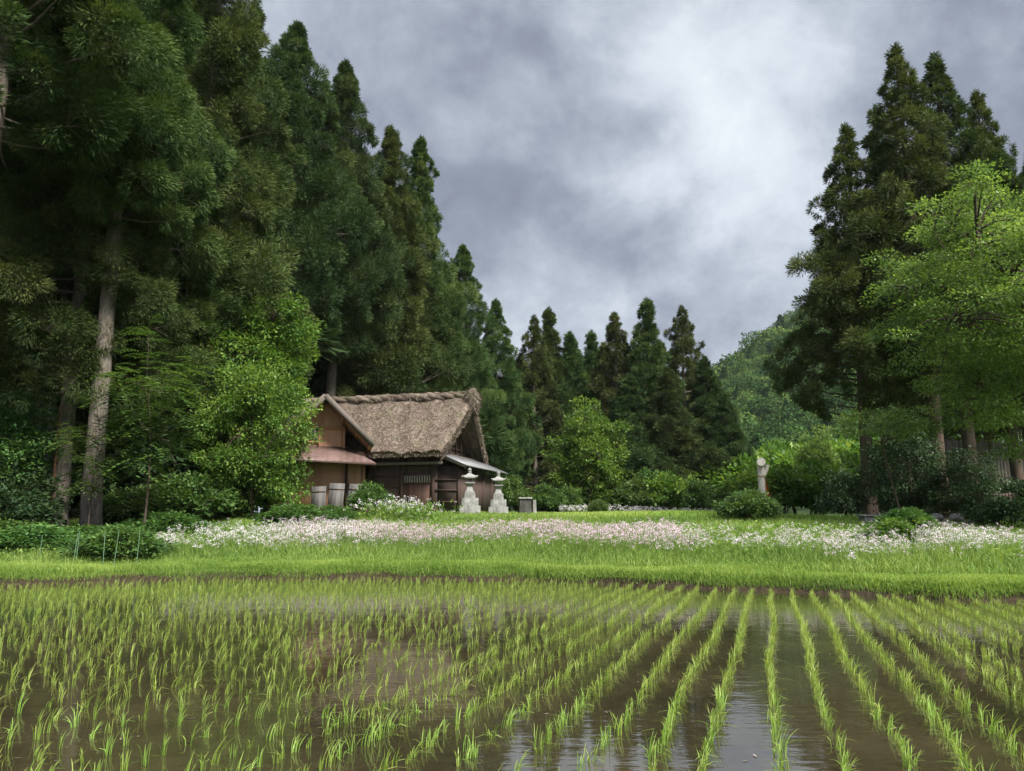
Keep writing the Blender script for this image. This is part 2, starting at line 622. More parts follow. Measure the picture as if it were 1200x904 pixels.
def edge_y(x):
    return np.interp(x, EX, EY) + 0.10 * np.sin(np.asarray(x) * 1.7) + 0.06 * np.sin(np.asarray(x) * 4.3 + 1)


SK = np.array([-0.1, 0.0, 0.10, 0.20, 0.45, 1.6, 3.0, 8.0, 11.5, 15.5, 60])
ZK = np.array([-0.15, -0.02, 0.10, 0.17, 0.235, 0.26, 0.30, 0.50, 0.92, 1.40, 1.5])


def gz(x, y):
    x = np.asarray(x, dtype=np.float64)
    y = np.asarray(y, dtype=np.float64)
    s = y - edge_y(x)
    z = np.interp(s, SK, ZK)
    k = 1 - 0.22 * np.clip((x - 6) / 7, 0, 1) * np.clip((s - 2) / 5, 0, 1)
    z = np.where(z > 0, z * k, z)
    z = z + np.where(s > 0.6, 0.03 * np.sin(x * 0.9 + 1) * np.sin(y * 0.7), 0)
    # the near bank the photographer stands on
    nb = np.interp(y, [-3, -0.6, -0.2], [0.35, 0.35, -0.15])
    return np.where(y < -0.2, np.maximum(z, nb), z)


def Z(x, y):
    return float(gz(x, y))


def build_ground():
    xs = np.unique(np.concatenate([np.linspace(-2500, -80, 14), np.linspace(-80, -24, 40), np.linspace(-24, 24, 260), np.linspace(24, 80, 40), np.linspace(80, 2500, 14)]))
    ys = np.unique(np.concatenate([np.linspace(-300, -3, 10), np.linspace(-3, 8, 30), np.linspace(8, 20, 200), np.linspace(20, 45, 80), np.linspace(45, 120, 30), np.linspace(120, 3000, 16)]))
    X, Y = np.meshgrid(xs, ys)
    Zv = gz(X, Y)
    V = np.stack([X, Y, Zv], -1).reshape(-1, 3)
    nx, ny = len(xs), len(ys)
    i = np.arange((nx - 1) * (ny - 1))
    a = (i // (nx - 1)) * nx + i % (nx - 1)
    g = Geo()
    g.add(V, np.stack([a, a + 1, a + 1 + nx, a + nx], -1))
    o = link('ground', g.mesh('ground', M['ground'], True))
    tag(o, 'grassy ground rising from the paddy bank to the cedars', 'ground', kind='structure')
    g = Geo()
    g.quads([[(-70, -6, 0), (70, -6, 0), (70, 18, 0), (-70, 18, 0)]])
    o = link('water', g.mesh('water', M['water']))
    tag(o, 'shallow brown muddy water flooding the rice paddy', 'water', kind='structure')


build_ground()


# ------------------------------------------------------------------ hill
def hill_z(x, y):
    """wooded mountain flank climbing to the right beyond the valley"""
    a = x / np.maximum(y, 1)
    T = np.interp(a, [-0.2, 0.05, 0.2, 0.265, 0.325, 0.376, 0.5, 0.7, 1.2], [0.0, 0.04, 0.13, 0.188, 0.230, 0.258, 0.34, 0.42, 0.43])
    r = np.clip((y - 135) / 255, 0, 1.25)
    prof = np.where(r <= 1, r ** 1.35, 1 - (r - 1) * 0.6)
    return T * 390 * prof + 2.5 * np.sin(x * 0.07) * np.sin(y * 0.06) * np.clip(r * 2, 0, 1) + 1.4


def build_hill():
    rng = np.random.default_rng(5)
    xs = np.linspace(-80, 460, 120)
    ys = np.linspace(132, 450, 80)
    X, Y = np.meshgrid(xs, ys)
    V = np.stack([X, Y, hill_z(X, Y)], -1).reshape(-1, 3)
    nx, ny = len(xs), len(ys)
    i = np.arange((nx - 1) * (ny - 1))
    a = (i // (nx - 1)) * nx + i % (nx - 1)
    g = Geo()
    g.add(V, np.stack([a, a + 1, a + 1 + nx, a + nx], -1))
    o = link('hill', g.mesh('hill', plain_mat('hill_soil', (0.035, 0.06, 0.022), 0.95, 0.1, 0.3, 0.3), True))
    tag(o, 'steep green mountain flank rising behind the cedars on the right', 'hill', kind='structure')
    g = Geo()
    pts = []
    tries = 0
    while len(pts) < 1500 and tries < 60000:
        tries += 1
        y = rng.uniform(140, 398)
        x = y * rng.uniform(0.19, 0.50)
        r = rng.choice([rng.uniform(2.2, 3.6), rng.uniform(3.6, 6.2)])
        if all((x - q[0]) ** 2 + (y - q[1]) ** 2 > (0.72 * (r + q[2])) ** 2 for q in pts):
            pts.append((x, y, r))
    for (x, y, r) in pts:
        z0 = float(hill_z(np.array(x), np.array(y)))
        con = rng.random() < 0.10
        n = 420
        d = rdir(rng, n)
        d[:, 2] = np.abs(d[:, 2]) * 1.1 - 0.25
        d = unit(d)
        if con:
            t = rng.random(n)
            ang = rng.uniform(0, 2 * PI, n)
            rad = r * 0.62 * (1 - t) ** 0.8
            P = np.stack([x + np.cos(ang) * rad, y + np.sin(ang) * rad, z0 + 1 + t * min(r * 2.2, 8.5)], -1)
            tone = np.clip(rng.normal(0.06, 0.08, n), 0, 1)
        else:
            lob = 1 + 0.22 * np.sin(d[:, 0] * 5 + x) * np.sin(d[:, 1] * 5 + y) + 0.16 * np.sin(d[:, 2] * 8 + x * y)
            P = np.array([x, y, z0 + r * 0.9]) + d * (r * np.array([1, 1, 0.95])) * (lob * rng.uniform(0.82, 1.05, n))[:, None]
            tone = np.clip(rng.normal(0.15 + 0.65 * ((x * 7.1 + y * 3.3) % 1.0), 0.10, n), 0, 1)
        D = unit(rdir(rng, n) * 0.8 + d * 0.5 + np.array([0, 0, -0.2]))
        Q = leaf_quads(P, D, unit(d + 0.35 * rdir(rng, n) + np.array([0, 0, 0.3])), rng.uniform(0.45, 0.9, n) * r / 3.4, rng.uniform(0.4, 0.7, n) * r / 3.4, 0.5)
        g.quads(Q, tone)
    o = link('hillside_forest', g.mesh('hillside_forest', M['hillwood']))
    tag(o, 'dense broadleaf forest covering the far mountain flank', 'forest', kind='stuff')


build_hill()


# ------------------------------------------------------------------ cedars
def make_sugi(seed, H=20.0, base=0.25, R=2.6, boughs=110, tufts=13, blades=46, bl=0.20, bw=0.045, sparse=0.0, droop=0.0,
              foliage='sugi', bark='bark', tr=0.42, bs=1.1, lean=0.0, spire=0.85, top_open=0.0, bulge=3.2):
    """one Japanese cedar: trunk mesh with its limbs, crown mesh of boughs > tufts > needle sprays"""
    rng = np.random.default_rng(seed)
    tg, cg = Geo(), Geo()
    nz = 14
    hz = np.linspace(0, 1, nz)
    bend = lean * hz ** 1.2
    path = np.stack([bend + 0.10 * np.sin(hz * 5 + seed), 0.10 * np.cos(hz * 4 + seed * 2), hz * H * 0.985 - 0.15], -1)
    rad = tr * (1 - hz) ** 0.75 + 0.02
    rad[0] *= 1.45
    rad[1] *= 1.04
    path = np.insert(path, 1, [path[0][0], path[0][1], 0.55], axis=0)
    rad = np.insert(rad, 1, tr * 1.08)
    tg.tube(path, rad, 12, wob=0.05, rng=rng)

    def axis(z):
        return np.array([np.interp(z, path[:, 2], path[:, 0]), np.interp(z, path[:, 2], path[:, 1]), z])
    la = rng.uniform(0, 2 * PI, 5)
    zb = H * base
    TP, TA, TS, TT, TN = [], [], [], [], []
    for i in range(boughs):
        t = ((i + rng.random()) / boughs) ** 1.05
        z = zb + t * (H - zb) * 0.985
        a = i * 2.39996 + rng.normal(0, 0.45)
        env = (1 - t) ** spire * min(1.0, 0.6 + t * bulge)
        lob = 1 + 0.16 * math.sin(3 * a + la[0] + z * 0.5) + 0.13 * math.sin(2 * a - z * 0.8 + la[1]) + 0.13 * math.sin(z * 1.7 + la[2] + a)
        size = bs * rng.uniform(0.6, 1.3) * (0.20 + 0.80 * (1 - t) ** 0.75) * (0.75 + 0.35 * min(1, t * 4))
        r = max(0.12 * (1 - t), R * env * lob - 0.55 * size) * rng.uniform(0.66 - 0.3 * max(0, t - 0.6), 1.06 + 0.9 * max(0, t - 0.6))
        if sparse:
            r *= rng.uniform(1 - 0.6 * sparse, 1 + 0.5 * sparse)
        ax = axis(z)
        out = np.array([math.cos(a), math.sin(a), 0])
        side = np.array([-math.sin(a), math.cos(a), 0])
        c = ax + out * r + np.array([0, 0, (0.22 - droop) * r])
        bt = 0.26 + 0.34 * rng.random() + (0.22 if rng.random() < 0.12 else 0)
        nt = max(3, int(tufts * (0.45 + 0.55 * size / bs) * rng.uniform(0.75, 1.25)))
        if top_open and t > 0.55:
            nt = max(3, int(nt * (1 - top_open * (t - 0.55) / 0.45)))
        # tufts crowd the outer and upper side of the bough
        d = rdir(rng, nt)
        d = unit(d + 0.45 * out + np.array([0, 0, 0.30]))
        rr = rng.uniform(0.55, 1.0, nt)[:, None]
        off = (out * (d @ out)[:, None] * 1.15 + side * (d @ side)[:, None] * 0.95 + np.array([0, 0, 1.0]) * d[:, 2:3] * 0.80) * rr * size
        TP.append(c + off)
        TA.append(unit(d * 0.8 + out * 0.25 + np.array([0, 0, 0.30 - droop])))
        TS.append(size * rng.uniform(0.26, 0.48, nt))
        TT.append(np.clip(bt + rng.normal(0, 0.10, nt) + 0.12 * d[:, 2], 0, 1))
        TN.append(np.full(nt, size / bs))
        if r > 0.35:
            st = axis(z - (0.10 - droop * 0.8) * r)
            md = (st + c) / 2 + np.array([0, 0, -0.06 * r])
            tg.tube([st, md, c], [0.02 + 0.014 * r, 0.018 + 0.006 * r, 0.010], 4, cap=False)
            for q in rng.permutation(nt)[:5]:
                e = c + off[q]
                tg.tube([c, (c + e) / 2 + rng.normal(0, 0.04, 3), e], [0.011, 0.008, 0.005], 3, cap=False)
    # leader
    tipn = 5
    for k in range(tipn):
        TP.append(axis(H * (0.972 + 0.007 * k))[None] + rng.normal(0, 0.04, (1, 3)))
        TA.append(np.array([[0, 0, 1.0]]))
        TS.append(np.array([0.22 - 0.03 * k]))
        TT.append(np.array([0.4]))
        TN.append(np.array([0.3]))
    TP, TA, TS, TT = np.concatenate(TP), np.concatenate(TA), np.concatenate(TS), np.concatenate(TT)
    TN = np.concatenate(TN)
    cnt = np.maximum(10, (1.45 * blades * (0.30 + 0.70 * TN)).astype(int))
    idx = np.repeat(np.arange(len(TP)), cnt)
    n = len(idx)
    A = TA[idx]
    d = unit(rdir(rng, n) + A * 0.55)
    rr = rng.random(n) ** 0.5
    S = TS[idx]
    P = TP[idx] + d * (rr * S)[:, None]
    tang = np.cross(d, rdir(rng, n))
    D = unit(tang * 0.42 + d * 0.55 + A * 0.45 + np.array([0, 0, -0.28 - 0.5 * droop]))
    ln = 1.25 * bl * rng.uniform(0.6, 1.25, n)
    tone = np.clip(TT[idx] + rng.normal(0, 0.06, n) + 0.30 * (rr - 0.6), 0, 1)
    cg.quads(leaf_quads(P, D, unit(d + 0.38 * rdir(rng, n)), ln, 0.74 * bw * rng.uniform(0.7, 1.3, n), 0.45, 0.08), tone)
    return tg.mesh('trunk', M[bark], True), cg.mesh('crown', M[foliage]), H


def plant_tree(name, meshes, label, cat, x, y, H, rz=0.0, group=None, sxy=1.0, tilt=(0, 0), sink=0.05):
    tm, cm, H0 = meshes
    t = thing(name, label, cat, (x, y, Z(x, y) - sink), rz, group)
    t.rotation_euler = (tilt[0], tilt[1], rz)
    k = H / H0
    t.scale = (k * sxy, k * sxy, k)
    link('trunk', tm, t)
    link('crown', cm, t)
    return t


SG = {}
SG['nearA'] = make_sugi(11, 22, 0.45, 3.3, 100, 20, 150, 0.15, 0.034, droop=0.18, bs=1.05, tr=0.28)
SG['nearB'] = make_sugi(12, 20, 0.22, 3.3, 125, 18, 140, 0.15, 0.034, droop=0.22, bs=1.0, tr=0.235)
SG['midA'] = make_sugi(21, 30, 0.10, 5.0, 205, 18, 100, 0.20, 0.052, bs=1.5, tr=0.5, spire=0.62)
SG['midB'] = make_sugi(26, 30, 0.32, 5.3, 175, 17, 90, 0.22, 0.058, bs=1.45, tr=0.42, foliage='sugi_blue', spire=0.78, top_open=0.2)
SG['midC'] = make_sugi(23, 27, 0.12, 5.3, 185, 16, 86, 0.24, 0.062, bs=1.4, tr=0.4, spire=0.86, top_open=0.2)
SG['farA'] = make_sugi(31, 20, 0.03, 4.9, 165, 14, 60, 0.28, 0.080, bs=1.3, tr=0.3, foliage='sugi_blue', spire=0.85, top_open=0.25)
SG['farB'] = make_sugi(32, 20, 0.03, 5.2, 140, 14, 58, 0.28, 0.080, sparse=0.42, bs=1.2, tr=0.26, foliage='sugi', spire=1.1, top_open=0.4)
SG['farC'] = make_sugi(33, 20, 0.03, 5.0, 130, 14, 58, 0.28, 0.080, sparse=0.48, bs=1.2, tr=0.26, foliage='sugi_olive', spire=0.9, top_open=0.45)
SG['rightA'] = make_sugi(41, 21, 0.25, 4.4, 142, 14, 66, 0.21, 0.056, sparse=0.46, bs=0.98, tr=0.31, foliage='sugi_olive', bark='bark_dark', spire=0.95, top_open=0.4)
SG['rightB'] = make_sugi(42, 22, 0.28, 3.9, 126, 13, 64, 0.21, 0.056, sparse=0.46, bs=0.92, tr=0.28, foliage='sugi_blue', bark='bark_dark', spire=0.95, top_open=0.45)


def cedar(kind, ptop, pytop, Y, label, base_px=None, sxy=1.0, rz=0.0, group='cedars in the grove'):
    """stand a cedar so that its height and place are those of the tree in the valley"""
    H = None
    zt = at(ptop, pytop, Y)
    x = zt.x if base_px is None else xat(base_px, Y, 1.4)
    H = zt.z - Z(x, Y) + 0.05
    ty = math.atan2(zt.x - x, H) if base_px is not None else 0.0
    return plant_tree('cedar_tree', SG[kind], label, 'tree', x, Y, H, rz, group, sxy, (0, ty))


def bark_strip(tree, rz):
    """a strip of bare reddish wood down the camera-left side of the trunk"""
    crown_trunk = tree.children[0].data
    rng = np.random.default_rng(4)
    g = Geo()
    a0 = math.atan2(-0.80, -0.60) - rz
    zs = np.linspace(0.25, 4.2, 14)
    tr = 0.235
    V = []
    for z in zs:
        hz = (z + 0.15) / (20 * 0.985)
        rr = np.interp(z, [0.25, 0.6, 1.4], [tr * 1.30, tr * 1.12, tr * (1 - hz) ** 0.75 + 0.02]) + 0.03
        cx_, cy_ = 0.10 * math.sin(hz * 5 + 12), 0.10 * math.cos(hz * 4 + 24)
        w = 0.34 * (1 - (z / 4.4) ** 2) + rng.normal(0, 0.03)
        for q in np.linspace(-1, 1, 5):
            a = a0 + q * w
            k = rr + (0.012 if abs(q) < 0.9 else -0.03)
            V.append((cx_ + math.cos(a) * k, cy_ + math.sin(a) * k, z))
    F = [(j * 5 + k, j * 5 + k + 1, j * 5 + k + 6, j * 5 + k + 5) for j in range(13) for k in range(4)]
    g.add(V, F)
    part('bare_strip', g, M['bark_red'], tree, True)


LEFT = 'cedars of the left grove'
trees = [
    ('nearA', 158, -130, 24.0, 'tall cedar with the thick straight grey trunk between the two trunks and the leafy sapling', 112, 1.0, 0.4),
    ('nearB', 108, -10, 25.0, 'cedar whose trunk carries a reddish strip of bare wood', 72, 1.05, 2.0),
    ('nearB', 112, -150, 27.0, 'dark cedar trunk in shade just behind the trunk with the red strip', 52, 0.95, 4.0),
    ('nearA', 98, -60, 28.5, 'thin grey cedar trunk leftmost of the row at the grove edge', 38, 0.8, 1.0),
    ('nearA', -45, -350, 19.5, 'cedar overhanging the top left corner with its trunk out of the frame', -75, 1.15, 5.2),
    ('midA', 265, -110, 33.0, 'largest cedar with a broad rounded crown reaching above the frame', None, 0.95, 0.7),
    ('midA', 175, -150, 37.0, 'cedar behind the tall grey trunk its crown filling the top of the frame', None, 1.0, 2.9),
    ('midC', 70, -120, 38.0, 'cedar standing deep in the grove behind the row of grey trunks', None, 1.0, 1.9),
    ('midB', 350, 28, 42.0, 'cedar with a pointed top just right of the broadest crown', 338, 0.95, 0.2),
    ('midB', 404, 74, 44.0, 'cedar with the long bare trunk rising behind the red skirted gable', 383, 0.85, 3.3),
    ('midC', 460, 150, 48.0, 'cedar directly behind the left half of the thatched roof ridge', None, 0.95, 1.1),
    ('midC', 492, 163, 50.5, 'slim cedar top close beside the cedar over the thatched ridge', None, 0.85, 4.4),
    ('midA', 543, 288, 56.0, 'shorter cedar behind the round end of the thatched ridge', None, 1.0, 5.0),
    ('midC', 582, 352, 59.0, 'last and lowest cedar at the right end of the left grove', None, 1.0, 2.2),
]
trees += [
    ('nearB', 10, 320, 29.5, 'young low cedar filling the gap at the left edge of the grove', None, 2.0, 4.9),
    ('nearB', 92, 330, 30.5, 'young low cedar seen in the gap behind the two front trunks', None, 1.9, 3.4),
    ('midA', 214, 165, 30.5, 'lower dense cedar filling the space right of the thick straight trunk', None, 1.55, 0.3),
    ('midC', 150, 215, 31.5, 'low dense cedar hidden behind the feather leaved sapling', None, 1.5, 2.6),
    ('midC', 30, 120, 42.0, 'dense low cedar beside the red roofed building', None, 1.35, 1.2),
]
for k_, px_, py_, Y_, lab, bp, sx, rz in trees:
    t_ = cedar(k_, px_, py_, Y_, lab, bp, sx, rz, LEFT)
    if 'reddish strip' in lab:
        bark_strip(t_, rz)
# trees standing in the dark behind the front row
for i, (px_, py_, Y_) in enumerate([(-40, -60, 44), (30, -40, 50), (120, -60, 47), (220, -30, 49), (300, 60, 54), (390, 190, 58), (440, 215, 60), (520, 320, 66), (-110, -60, 36)]):
    cedar('farA', px_, py_, Y_, 'cedar standing in the dark interior behind the front trees of the left grove', None, 1.5, i * 1.3, 'cedars in the dark interior of the left grove')

MID = 'cedars across the middle'
mids = [
    ('farC', 626, 372, 64, 'leftmost of the middle cedars beside the left grove', 1.0),
    ('farB', 644, 364, 67, 'pointed middle cedar second from the left grove', 1.0),
    ('farB', 668, 392, 66, 'low blunt cedar behind the bright green round tree', 1.15),
    ('farB', 692, 391, 69, 'thin topped cedar right behind the peak of the bright green round tree', 1.1),
    ('farC', 719, 369, 65, 'middle cedar with an open airy top left of the tallest middle one', 1.1),
    ('farB', 757, 353, 64, 'tallest of the cedars across the middle', 1.15),
    ('farC', 798, 361, 66, 'middle cedar with a thin spire right of the tallest', 1.0),
    ('farA', 826, 420, 62, 'low dark cedar below the thin spire at the right of the middle cedars', 1.2),
    ('farA', 848, 462, 60, 'rightmost and lowest middle cedar facing the mountain', 1.15),
    ('farA', 736, 440, 60, 'low cedar in front of the airy middle tops', 1.5),
    ('farA', 780, 432, 60, 'low broad cedar in front of the thin spire', 1.5),
]
for i, (k_, px_, py_, Y_, lab, sx) in enumerate(mids):
    cedar(k_, px_, py_, Y_, lab, None, sx, i * 0.9, MID)
for i, (px_, py_, Y_) in enumerate([(612, 420, 74), (655, 420, 75), (705, 425, 76), (775, 425, 74), (640, 400, 80), (672, 408, 78), (708, 404, 79), (738, 408, 80), (772, 402, 80), (812, 425, 78)]):
    cedar('farA', px_, py_, Y_, 'cedar hidden behind the middle cedars closing the gaps', None, 1.3, i * 1.7, 'cedars behind the middle row')

RGT = 'cedars of the right grove'
rights = [
    ('rightA', 988, 150, 35.0, 'left edge cedar of the right grove with ragged clumps above a bare reddish trunk', None, 1.02),
    ('rightB', 1027, 128, 36.5, 'slender cedar top between the ragged cedar and the tallest right one', None, 0.6),
    ('rightA', 1052, 56, 34.0, 'tallest cedar of the right grove with a narrow pointed top', None, 0.92),
    ('rightB', 1092, 68, 38.0, 'second tallest right cedar its trunk rising behind the dark glossy shrub', None, 1.05),
    ('rightA', 1143, 112, 39.0, 'right cedar with a drooping tip above the fresh green tree', None, 0.85),
    ('rightB', 1165, 165, 38.0, 'cedar behind the fresh green tree with a dark trunk near the pale fence', None, 1.0),
    ('rightB', 1215, 150, 40.0, 'cedar nearest the right frame edge with its crown behind fresh leaves', None, 1.0),
    ('rightA', 1262, 240, 46.0, 'cedar far behind the pale fence beyond the right frame edge', None, 1.1),
    ('rightA', 1130, 250, 52.0, 'cedar deep behind the trunks and the pale fence', None, 1.3),
    ('rightA', 1195, 230, 54.0, 'cedar deepest behind the right end of the pale fence', None, 1.3),
]
for i, (k_, px_, py_, Y_, lab, bp, sx) in enumerate(rights):
    cedar(k_, px_, py_, Y_, lab, bp, sx, i * 1.15 + 0.5, RGT)


# ------------------------------------------------------------------ broadleaf trees and shrubs
def make_broad(seed, H, c, r, nclump=90, leaves=160, ls=0.13, cs=0.8, flat=0.5, foliage='bright', bark='bark_dark', tr=0.13,
               stems=1, base=(0, 0), nlimb=7, pinn=False, updir=0.9, hollow=0.35, shrub=False, bright_top=0.0):
    """crown is an ellipsoid centre c radii r filled with leafy sprays; limbs reach each spray"""
    rng = np.random.default_rng(seed)
    tg, cg = Geo(), Geo()
    c, r = np.array(c, float), np.array(r, float)
    cl = []
    for i in range(nclump):
        d = rdir(rng, 1)[0]
        if shrub:
            d[2] = abs(d[2]) * 0.9 - 0.05
        lob = 1 + 0.16 * math.sin(4 * math.atan2(d[1], d[0]) + seed + 3 * d[2]) + 0.12 * math.sin(7 * d[2] + seed * 2 + 2 * d[0])
        rad = (hollow + (1 - hollow) * rng.random() ** 0.5) * lob
        cl.append(c + d * r * rad)
    cl = np.array(cl)
    # limbs
    mains = []
    for s in range(stems):
        b = np.array([base[0] + rng.normal(0, 0.12 * (stems > 1)), base[1] + rng.normal(0, 0.12 * (stems > 1)), -0.1])
        top = c + np.array([rng.normal(0, r[0] * 0.12), rng.normal(0, r[1] * 0.12), r[2] * 0.55])
        ts = np.linspace(0, 1, 9)
        path = b + (top - b) * ts[:, None]
        path[:, :2] += (np.sin(ts * PI) * 0.06 * H)[:, None] * rng.normal(size=2) * 0.5
        tg.tube(path, tr * (1 - ts * 0.85) * (1.0 if stems == 1 else 0.7), 8, wob=0.05, rng=rng)
        mains.append(path)
    anchors = np.concatenate([m[2:] for m in mains])
    anr = [0.5 * tr] * len(anchors)
    order = rng.permutation(nclump)
    lim = []
    for j in order[:nlimb]:
        e = cl[j]
        w = np.linalg.norm(anchors[:len(anchors)] - e, axis=1) + np.maximum(0, anchors[:, 2] - e[2] + 0.3) * 1.5
        st = anchors[int(np.argmin(w))]
        ts = np.linspace(0, 1, 7)[:, None]
        md = (st + e) / 2 + np.array([0, 0, 0.12 * np.linalg.norm(e - st)]) + rng.normal(0, 0.1, 3)
        p = (1 - ts) ** 2 * st + 2 * ts * (1 - ts) * md + ts ** 2 * e
        p[1:-1] += rng.normal(0, 0.03 * np.linalg.norm(e - st), (5, 3)) * 0.6
        tg.tube(p, np.linspace(0.5, 0.12, 7) * tr, 6, cap=False)
        lim.append(p[2:])
    pts = np.concatenate(lim + [anchors]) if lim else anchors
    for j in order[nlimb:]:
        e = cl[j]
        st = pts[int(np.argmin(np.linalg.norm(pts - e, axis=1)))]
        md = (st + e) / 2 + np.array([0, 0, 0.08]) * np.linalg.norm(e - st) + rng.normal(0, 0.04, 3)
        tg.tube([st, md, e], [0.16 * tr + 0.004, 0.10 * tr + 0.003, 0.005], 4, cap=False)
    cc = 0.30 + 0.4 * rng.random(nclump)
    for j in range(nclump):
        e = cl[j]
        rel = (e - c) / r
        out = unit(np.array([rel[0], rel[1], 0.25 * rel[2]]) + 1e-6)
        s = cs * rng.uniform(0.6, 1.25)
        if pinn:
            nf = leaves
            fd = unit(np.stack([out] * nf) * 0.5 + rdir(rng, nf) * np.array([1, 1, 0.25]))
            P0 = e + rdir(rng, nf) * s * np.array([0.8, 0.8, 0.45]) * rng.random((nf, 1)) ** 0.5
            Lf = rng.uniform(0.45, 0.8, nf)
            side = unit(np.cross(fd, np.array([0, 0, 1.0])))
            for k in range(6):
                u = (k + 0.8) / 6.2
                bp = P0 + fd * (Lf * u)[:, None] + np.array([0, 0, -1]) * (Lf * 0.38 * u * u)[:, None]
                for sg in (-1, 1):
                    D = unit(side * sg * 0.9 + fd * 0.45 + np.array([0, 0, -0.22]))
                    N_ = unit(np.array([0, 0, 1.0]) + 0.25 * rdir(rng, nf))
                    ll = Lf * 0.34 * (1 - 0.35 * abs(u - 0.5))
                    cg.quads(leaf_quads(bp, D, N_, ll, ll * 0.36, 0.45), np.clip(rng.normal(cc[j], 0.12, nf), 0, 1))
            continue
        n = max(10, int(leaves * s / cs))
        d = rdir(rng, n)
        P = e + d * (rng.random((n, 1)) ** 0.45) * s * np.array([1, 1, flat])
        D = unit(d * 0.6 + out * 0.35 + 0.5 * rdir(rng, n) + np.array([0, 0, -0.12]))
        N_ = unit(np.array([0, 0, updir]) + d * 0.35 + 0.55 * rdir(rng, n))
        l_ = ls * rng.uniform(0.6, 1.25, n)
        tone = np.clip(rng.normal(cc[j] + bright_top * rel[2], 0.17, n), 0, 1)
        cg.quads(leaf_quads(P, D, N_, l_, l_ * rng.uniform(0.45, 0.65, n), 0.45, -0.06), tone)
    return tg.mesh('stem' if shrub else 'trunk', M[bark], True), cg.mesh('foliage' if shrub else 'crown', M[foliage]), H


def broad(name, meshes, label, cat, x, y, scale=1.0, rz=0.0, group=None, sink=0.0, sxy=1.0):
    t = thing(name, label, cat, (x, y, Z(x, y) - sink), rz, group)
    t.scale = (scale * sxy, scale * sxy, scale)
    link(meshes[0].name.split('.')[0], meshes[0], t)
    link(meshes[1].name.split('.')[0], meshes[1], t)
    return t


def ppm(Y):
    return FPX / (Y * cp)


# bright pair beside the house
bA = make_broad(61, 9.0, (0, 0, 6.3), (2.7, 2.2, 2.7), 170, 190, 0.17, 0.72, 0.6, 'bright', tr=0.16, nlimb=9, hollow=0.3)
broad('broadleaf_tree', bA, 'taller bright green tree behind the bushy one left of the house', 'tree', xat(290, 32), 32.0, 1.0, 0.6, sxy=0.92)
bB = make_broad(62, 6.2, (0, 0, 3.15), (2.25, 2.0, 2.85), 210, 170, 0.15, 0.62, 0.62, 'bright', tr=0.12, nlimb=10, hollow=0.35)
broad('broadleaf_tree', bB, 'bushy bright green tree leafy to the ground beside the orange boarded house', 'tree', xat(295, 28.5), 28.5, 0.97, 0.0, sxy=0.84)
# sapling with feather leaves by the thick grey trunk
bW = make_broad(63, 6.5, (0, 0, 4.0), (1.35, 1.3, 2.0), 30, 12, 0.2, 0.8, 0.5, 'mid', tr=0.04, nlimb=8, pinn=True)
broad('feather_leaved_sapling', bW, 'sapling with long feather leaves right of the thick grey trunk', 'tree', xat(168, 22.5), 22.5, 0.98, 0.0)
broad('feather_leaved_sapling', bW, 'sapling with feather leaves hanging across the two front trunks', 'tree', xat(104, 22.0), 22.0, 0.62, 2.2)
bL = make_broad(68, 5.4, (0, 0, 2.9), (2.0, 1.7, 2.6), 120, 120, 0.16, 0.6, 0.6, 'mid', tr=0.07, stems=2, nlimb=7, hollow=0.35)
broad('broadleaf_tree', bL, 'dark green bushy tree at the left edge in front of the thin grey trunk', 'tree', xat(4, 24.5), 24.5, 0.86, 1.0)
# bright round tree in front of the middle cedars
bC = make_broad(64, 8.6, (0, 0, 4.7), (3.1, 2.6, 3.9), 190, 130, 0.24, 0.80, 0.6, 'bright', tr=0.14, nlimb=8, hollow=0.35)
broad('broadleaf_tree', bC, 'bright green round tree standing alone before the middle cedars', 'tree', xat(690, 56), 56.0, 0.90, 0.0, sxy=0.9)
# fresh green spreading tree on the right
bZ = make_broad(65, 12, (0, 0, 6.6), (4.1, 3.8, 4.4), 420, 230, 0.115, 0.80, 0.32, 'zelkova', tr=0.24, nlimb=18, hollow=0.3, base=(3.4, 0.8))
broad('spreading_tree', bZ, 'wide spreading tree with fresh light green leaves in front of the right cedars', 'tree', xat(1222, 23), 23.0, 0.97, 0.0)
bZ2 = make_broad(66, 4.6, (-0.2, 0, 3.75), (2.2, 1.2, 0.50), 46, 110, 0.115, 0.5, 0.35, 'zelkova', tr=0.05, nlimb=8, hollow=0.2, base=(0.25, 0.2))
broad('broadleaf_tree', bZ2, 'small light green tree whose low branches cross the bare reddish cedar trunk', 'tree', xat(1056, 24), 24.0, 0.84, 0.0)
bY = make_broad(67, 5.4, (0, 0, 3.0), (1.5, 1.3, 2.3), 110, 110, 0.20, 0.55, 0.6, 'zelkova', tr=0.08, nlimb=6, bright_top=0.2)
broad('broadleaf_tree', bY, 'yellow green young tree left of the reddish cedar trunk', 'tree', xat(962, 50), 50.0, 1.05, 0.0, sxy=0.8)

